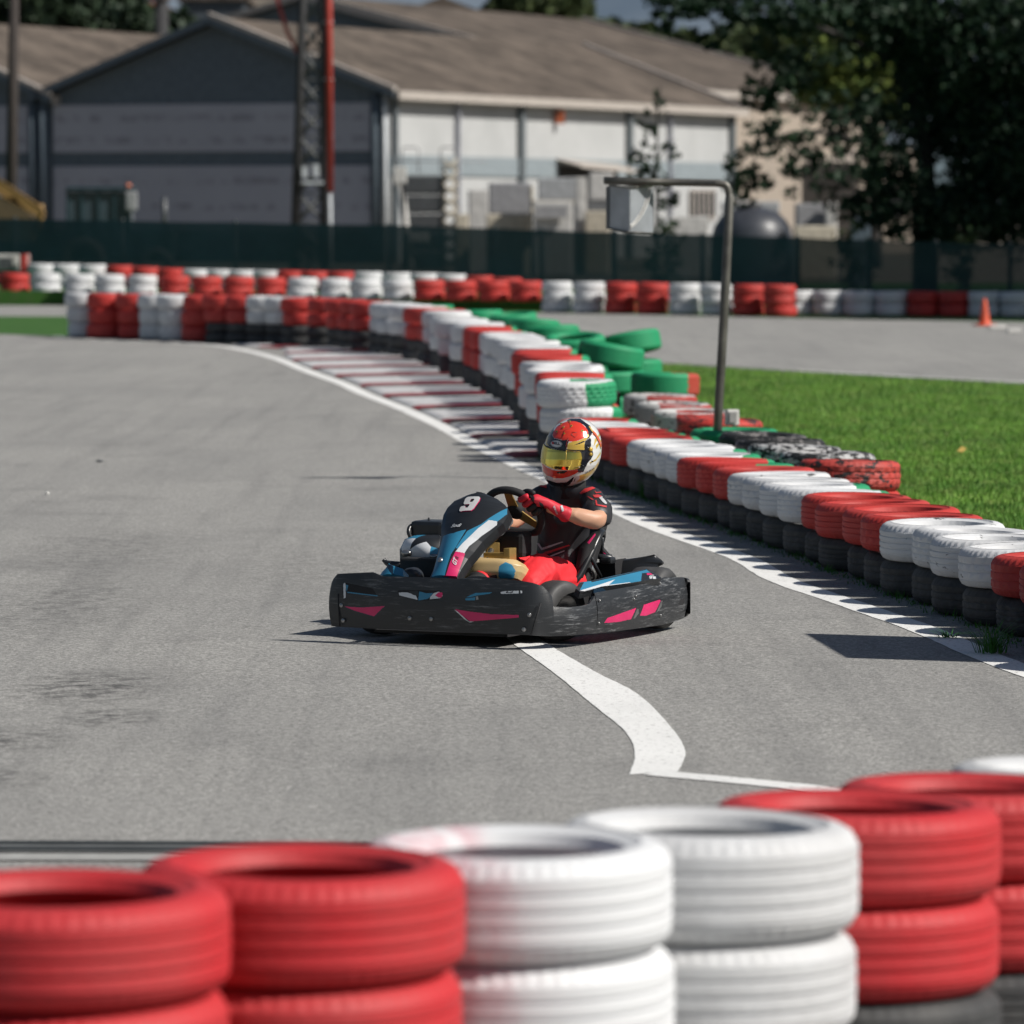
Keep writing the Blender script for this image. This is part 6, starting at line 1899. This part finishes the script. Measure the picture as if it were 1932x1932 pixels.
regs = [   # (outline, material index)
 (z6([(560, 50), (655, 58), (745, 120), (770, 168), (762, 200), (735, 235), (700, 260), (728, 190), (700, 125), (650, 92), (600, 78), (520, 80)]), 4),
 (z6([(740, 120), (772, 165), (785, 200), (776, 205), (762, 172), (735, 130)]), 3),
 (hp['redtop'], 1),
 (z6([(700, 262), (660, 275), (600, 285), (560, 300), (575, 275), (640, 258), (705, 228), (728, 195), (735, 215)]), 3),
 (z6([(405, 132), (390, 190), (382, 215), (400, 240), (470, 255), (545, 250), (530, 290), (515, 362), (430, 350), (355, 320), (330, 290), (345, 220), (370, 160)]), 4),
 (z6([(405, 130), (372, 160), (345, 222), (332, 290), (352, 318), (318, 305), (312, 280), (330, 210), (360, 150), (390, 125)]), 3),
 (z6([(540, 278), (600, 262), (655, 262), (700, 240), (690, 300), (692, 350), (660, 368), (520, 360), (528, 300)]), 3),
 (z6([(590, 300), (680, 262), (700, 268), (640, 292)]), 4),
 (z6([(700, 262), (745, 235), (756, 250), (752, 320), (720, 345), (690, 350), (690, 300)]), 4),
 (z6([(640, 368), (700, 345), (745, 325), (770, 345), (776, 400), (755, 440), (725, 470), (700, 520), (680, 560), (650, 565), (610, 560), (620, 480)]), 4),
 (z6([(283, 478), (330, 520), (400, 545), (520, 548), (620, 530), (632, 556), (600, 580), (540, 605), (480, 622), (400, 620), (330, 598), (292, 565)]), 1),
 (z6([(425, 560), (500, 545), (530, 548), (500, 572), (430, 572)]), 4),
 (z6([(298, 605), (330, 640), (420, 665), (520, 660), (580, 610), (575, 640), (555, 680), (520, 712), (430, 722), (350, 700), (320, 660)]), 4),
 (z6([(560, 660), (578, 612), (590, 612), (572, 660)]), 4), (z6([(585, 655), (598, 625), (606, 625), (594, 655)]), 4),
 (z6([(640, 595), (720, 570), (790, 520), (835, 465), (822, 520), (780, 580), (700, 635), (612, 668), (648, 620)]), 3),
 (z6([(790, 250), (850, 190), (855, 205), (800, 285), (780, 320)]), 3), (z6([(800, 310), (862, 250), (860, 275), (805, 345)]), 3),
 (z6([(770, 205), (800, 230), (830, 300), (848, 345), (858, 310), (840, 250), (800, 190), (775, 165)]), 2),
 (z6([(757, 165), (800, 215), (838, 290), (852, 350), (846, 350), (830, 295), (794, 222), (752, 172)]), 4),
 (z6([(740, 470), (800, 440), (845, 380), (850, 395), (800, 460), (745, 480)]), 3),
 (z6([(855, 250), (866, 262), (868, 300), (858, 340), (852, 320)]), 1),
]
visor_o = z6([(302, 300), (330, 325), (365, 338), (440, 350), (520, 360), (600, 366), (655, 370), (664, 420), (655, 480), (640, 520), (600, 532), (520, 541), (450, 536), (390, 525), (330, 500), (284, 478), (284, 420), (290, 350)])
V = []; Fc = []; Mi = []
pxs = []
for j in range(NR + 1):
    t_ = j / NR; tt = .5 - .5 * math.cos(math.pi * t_)
    y, l, r = hrow(tt)
    mx = (l + r) / 2; hw = (r - l) / 2
    px = 967 + .19532 * mx; py = 778.3 + .19532 * y
    c = K(px, py, HC); hwm = hw * .19532 * 22.9 / F
    # chin comes forward (towards the facing direction) in the lower part
    fwd = Vector((-.45, -.9, 0)).normalized()
    low = max(0, (tt - .45)) / .55
    c = c + camy * (-.035 * low)
    for i in range(NC):
        a = 2 * math.pi * i / NC
        dp = hwm * (1.10 + .05 * (1 - low))
        V.append(c + camx * math.cos(a) * hwm - camy * math.sin(a) * dp)
        pxs.append((px + math.cos(a) * hw * .19532, py))
for j in range(NR):
    for i in range(NC):
        i2 = (i + 1) % NC
        Fc.append((j * NC + i, j * NC + i2, (j + 1) * NC + i2, (j + 1) * NC + i))
        a = 2 * math.pi * (i + .5) / NC
        x = (pxs[j * NC + i][0] + pxs[(j + 1) * NC + i2][0]) / 2; y = (pxs[j * NC + i][1] + pxs[(j + 1) * NC + i][1]) / 2
        mi = 0
        if 0 < a < math.pi:
            for poly, m in regs:
                if inpoly(x, y, poly): mi = m
        else:
            yy = (y - 778.3) / .19532
            mi = 1 if yy < 130 else (3 if 560 < yy < 620 else 0)
        Mi.append(mi)
Fc.append(tuple(range(NC - 1, -1, -1))); Mi.append(0)
Fc.append(tuple(range(NR * NC, (NR + 1) * NC))); Mi.append(4)
def gloss(name, col, rough=.18, metal=0.0):
    t = NT(name); n = t.noise(t.coord('Object'), 25, 3)
    t.b.inputs['Coat Weight'].default_value = .6; t.b.inputs['Coat Roughness'].default_value = .08
    return t.out(t.mix(t.math('MULTIPLY', n, .25), col, tuple(c * .8 for c in col)), rough, metal)
HM = [gloss('helmet_white', (.66, .66, .64)), gloss('helmet_red', (.66, .045, .025)), gloss('helmet_orange', (.65, .12, .03)), gloss('helmet_gold', (.60, .40, .07), .28, .15), gloss('helmet_black', (.012, .013, .018))]
me = bpy.data.meshes.new('helmet'); me.from_pydata([tuple(p) for p in V], [], Fc)
for m_ in HM: me.materials.append(m_)
me.polygons.foreach_set('material_index', Mi); me.polygons.foreach_set('use_smooth', [True] * (len(Fc) - 2) + [False] * 2)
me.update(); helmet = bpy.data.objects.new('helmet', me); COL.objects.link(helmet); helmet.parent = person
bm = bmesh.new(); bm.from_mesh(me); bmesh.ops.recalc_face_normals(bm, faces=bm.faces); bm.to_mesh(me); bm.free()
# visor: same surface a little proud
vv = []; vf = []; vmap = {}
def hnorm(i):
    p = V[i]; j = i // NC; c = sum((V[j * NC + k] for k in (0, NC // 4, NC // 2, 3 * NC // 4)), Vector()) / 4
    n_ = (p - c); n_.z = (.5 - j / NR) * .12; return n_.normalized()
for j in range(NR):
    for i in range(NC):
        a = 2 * math.pi * (i + .5) / NC
        if not (0 < a < math.pi): continue
        i2 = (i + 1) % NC
        x = (pxs[j * NC + i][0] + pxs[(j + 1) * NC + i2][0]) / 2; y = (pxs[j * NC + i][1] + pxs[(j + 1) * NC + i][1]) / 2
        if inpoly(x, y, visor_o):
            f = []
            for q in (j * NC + i, j * NC + i2, (j + 1) * NC + i2, (j + 1) * NC + i):
                if q not in vmap:
                    vmap[q] = len(vv); vv.append(V[q] + hnorm(q) * .004)
                f.append(vmap[q])
            vf.append(tuple(f))
me = bpy.data.meshes.new('visor'); me.from_pydata([tuple(p) for p in vv], [], vf)
t = NT('gold_mirror_visor'); vco = t.coord('Object', scale=(8, 8, 1.2))
n = t.noise(vco, 3, 4); t.bump(t.noise(t.coord('Object'), 12, 2), .12, .01)
me.materials.append(t.out(t.mix(t.ramp(n, .4, .65), (.98, .70, .16), (.85, .60, .12)), .07, 1.0))
me.polygons.foreach_set('use_smooth', [True] * len(vf)); me.update()
visor = bpy.data.objects.new('visor', me); COL.objects.link(visor); visor.parent = helmet
md = visor.modifiers.new('thickness', 'SOLIDIFY'); md.thickness = .002; md.offset = 0
from mathutils.bvhtree import BVHTree
bv = BVHTree.FromPolygons([tuple(p) for p in V], Fc[:-2])
def hel_pt(px, py, off=.0025):
    d = ray_l(px, py); h = bv.ray_cast(cpos_l, d)
    if h[0] is None: return K(px, py, HC - .13)
    n_ = h[1] if h[1].dot(d) < 0 else -h[1]
    return h[0] + n_ * off
def oval(cx, cy, rx, ry, rot, off, mat, name, parent, n=28):
    pts = []
    for k in range(n):
        a = 2 * math.pi * k / n; x = math.cos(a) * rx; y = math.sin(a) * ry
        pts.append(hel_pt(cx + x * math.cos(rot) - y * math.sin(rot), cy + x * math.sin(rot) + y * math.cos(rot), off))
    pts.append(hel_pt(cx, cy, off))
    return MB().add(pts, [(k, (k + 1) % n, n) for k in range(n)]).build(name, mat, parent, recalc=False)
(bx_, by_), = z6([(427, 304)])
oval(bx_, by_, 10.8, 6.4, .10, .0022, HM[0], 'badge', helmet)
oval(bx_, by_, 10.0, 5.6, .10, .0030, HM[4], 'badge_line', helmet)
oval(bx_, by_, 9.5, 5.2, .10, .0038, HM[0], 'badge_face', helmet)
lettering('BELL', lambda x, y: hel_pt(x, y, .0048), bx_ + .1, by_ - .6, (7.0, .75), (-.4, -6.6), HM[4], helmet, 'lettering', .03)
lettering('B', lambda x, y: hel_pt(x, y, .0052), bx_ - 6.1, by_ - 1.1, (7.0, .75), (-.4, -6.6), HM[1], helmet, 'lettering', .03)
(tx, ty), = z6([(742, 562)])
lettering('DA SILVA', lambda x, y: hel_pt(x, y, .002), tx, ty, (4.3, -2.5), (1.0, -5.2), HM[4], helmet, 'lettering', .02)
for x, y in z6([(553, 90), (472, 112), (570, 132), (493, 147), (430, 186), (502, 205), (673, 178)]):
    oval(x, y, 1.9, 1.8, 0, .003, HM[3], 'vent', helmet, 12); oval(x, y, 1.1, 1.0, 0, .004, HM[4], 'vent_hole', helmet, 10)
for x, y, r_ in [(*z6([(752, 355)])[0], 4.0), (*z6([(752, 402)])[0], 3.0), (*z6([(508, 323)])[0], 1.6), (*z6([(765, 470)])[0], 1.3), (*z6([(675, 515)])[0], 2.2)]:
    w = hel_pt(x, y, .002); n_ = (w - K(1080, 852, HC + .0)).normalized()
    M = Matrix.Translation(w) @ n_.to_track_quat('Z', 'Y').to_matrix().to_4x4(); q = r_ * 22.9 / F
    MB().lathe([(.001, .006), (q * .45, .006), (q * .55, .003), (q * .8, .007), (q, .003), (q, -.006)], 18, M).build('screw', HM[3] if r_ > 2.5 else HM[4], helmet)
# red crown creases and centre line
mb = MB()
for l in ([(510, 130), (440, 175), (430, 215)], [(555, 100), (560, 150), (500, 175), (480, 240)], [(620, 195), (580, 190), (570, 215), (600, 240), (625, 215)], [(540, 245), (520, 300), (518, 355)]):
    mb.tube([hel_pt(*p, .0008) for p in z6(l)], .0014, 5)
mb.build('shell_crease', plain('dark_red_crease', (.25, .015, .01), .4), helmet)
vis_n = lambda x, y, o=.0055: hel_pt(x, y, o)
mb = MB(); mb.tube([vis_n(*p) for p in z6([(522, 362), (520, 430), (512, 500), (503, 540)])], .0012, 5); mb.build('visor_line', HM[3], visor)
mb = MB(); mb.tube([hel_pt(*p, .004) for p in z6([(300, 298), (330, 325), (365, 338), (440, 350), (520, 360), (600, 366), (690, 366), (720, 345), (745, 326)])], .0022, 6)
mb.tube([hel_pt(*p, .004) for p in z6([(284, 478), (330, 500), (390, 525), (450, 536), (520, 541), (600, 532), (640, 520), (660, 540), (690, 540)])], .0022, 6)
mb.build('visor_seal', HM[4], helmet)

# ------------------------------------------------------------------ shirt graphics: thin patches lying on the cloth
def bvh_of(o):
    m_ = o.data; return BVHTree.FromPolygons([tuple(v_.co) for v_ in m_.vertices], [tuple(p_.vertices) for p_ in m_.polygons])
def on_obj(b):
    def f(px, py, off=.003):
        d = ray_l(px, py); h = b.ray_cast(cpos_l, d)
        if h[0] is None: return None
        n_ = h[1] if h[1].dot(d) < 0 else -h[1]
        return h[0] + n_ * off
    return f
def patch(outline, fn, mat, parent, name, step=.42):
    xs = [p[0] for p in outline]; ys = [p[1] for p in outline]
    mb = MB(); y = min(ys)
    while y < max(ys):
        x = min(xs)
        while x < max(xs):
            if inpoly(x + step / 2, y + step / 2, outline):
                q = [fn(x, y), fn(x + step, y), fn(x + step, y + step), fn(x, y + step)]
                if all(p is not None for p in q) and max((q[0] - q[2]).length, (q[1] - q[3]).length) < .03: mb.add(q, [(0, 3, 2, 1)])
            x += step
        y += step
    if not mb.f: return None
    return mb.build(name, mat, parent, recalc=False)
M_SR = plain('shirt_red_print', (.55, .035, .04), .6); M_SW = plain('shirt_white_print', (.5, .5, .52), .6); M_SG = plain('shirt_grey_panel', (.07, .072, .078), .7)
fsn = on_obj(bvh_of(shirt))
for l, m_ in [
 ([(650, 780), (700, 740), (770, 722), (800, 735), (740, 762), (670, 792)], M_SR), ([(240, 710), (260, 680), (330, 700), (330, 735), (290, 725)], M_SR),
 ([(725, 815), (735, 812), (785, 845), (775, 850)], M_SR), ([(775, 800), (830, 798), (865, 815), (830, 825), (790, 822)], M_SR),
 ([(800, 850), (812, 850), (818, 890), (905, 905), (905, 920), (806, 900)], M_SR), ([(790, 755), (810, 775), (850, 770), (855, 778), (805, 785)], M_SR),
 ([(835, 825), (860, 812), (905, 870), (908, 885), (895, 888), (870, 870)], M_SW),
 ([(240, 1262), (262, 1262), (290, 1305), (480, 1245), (490, 1252), (285, 1330)], M_SW), ([(290, 1365), (320, 1345), (545, 1275), (552, 1285), (330, 1368)], M_SR),
 ([(205, 1295), (220, 1300), (250, 1355), (240, 1365)], M_SR), ([(340, 1390), (500, 1330), (508, 1336), (355, 1400)], M_SW), ([(180, 1335), (188, 1335), (215, 1378), (205, 1384)], M_SW),
 ([(380, 1400), (480, 1365), (570, 1310), (600, 1330), (600, 1470), (560, 1530), (470, 1470)], M_SG),
]: patch(z6(l), fsn, m_, shirt, 'print')
fgl = on_obj(bvh_of(glL))
for l, m_, nm in [
 ([(460, 905), (480, 900), (498, 950), (478, 958)], M_SW, 'cuff_tag'),
 ([(255, 860), (290, 880), (325, 940), (300, 985), (270, 1000), (262, 960), (285, 920), (262, 890)], M_GLOVEB, 'print'),
 ([(140, 860), (200, 800), (215, 830), (200, 880), (170, 930), (150, 900)], M_GLOVEB, 'print'),
]: patch(z6(l), fgl, m_, glL, nm)
def gl_f(x, y):
    w_ = fgl(x, y, .003); return w_ if w_ is not None else KP(x, y, wrL, tocam) + tocam * .04
(ax_, ay_), = z6([(418, 940)])
lettering('sparco', gl_f, ax_, ay_, (2.4, 5.6), (6.0, -1.5), M_SW, glL, 'lettering', .02)
# side trouser seam in darker red
print('KART DONE')
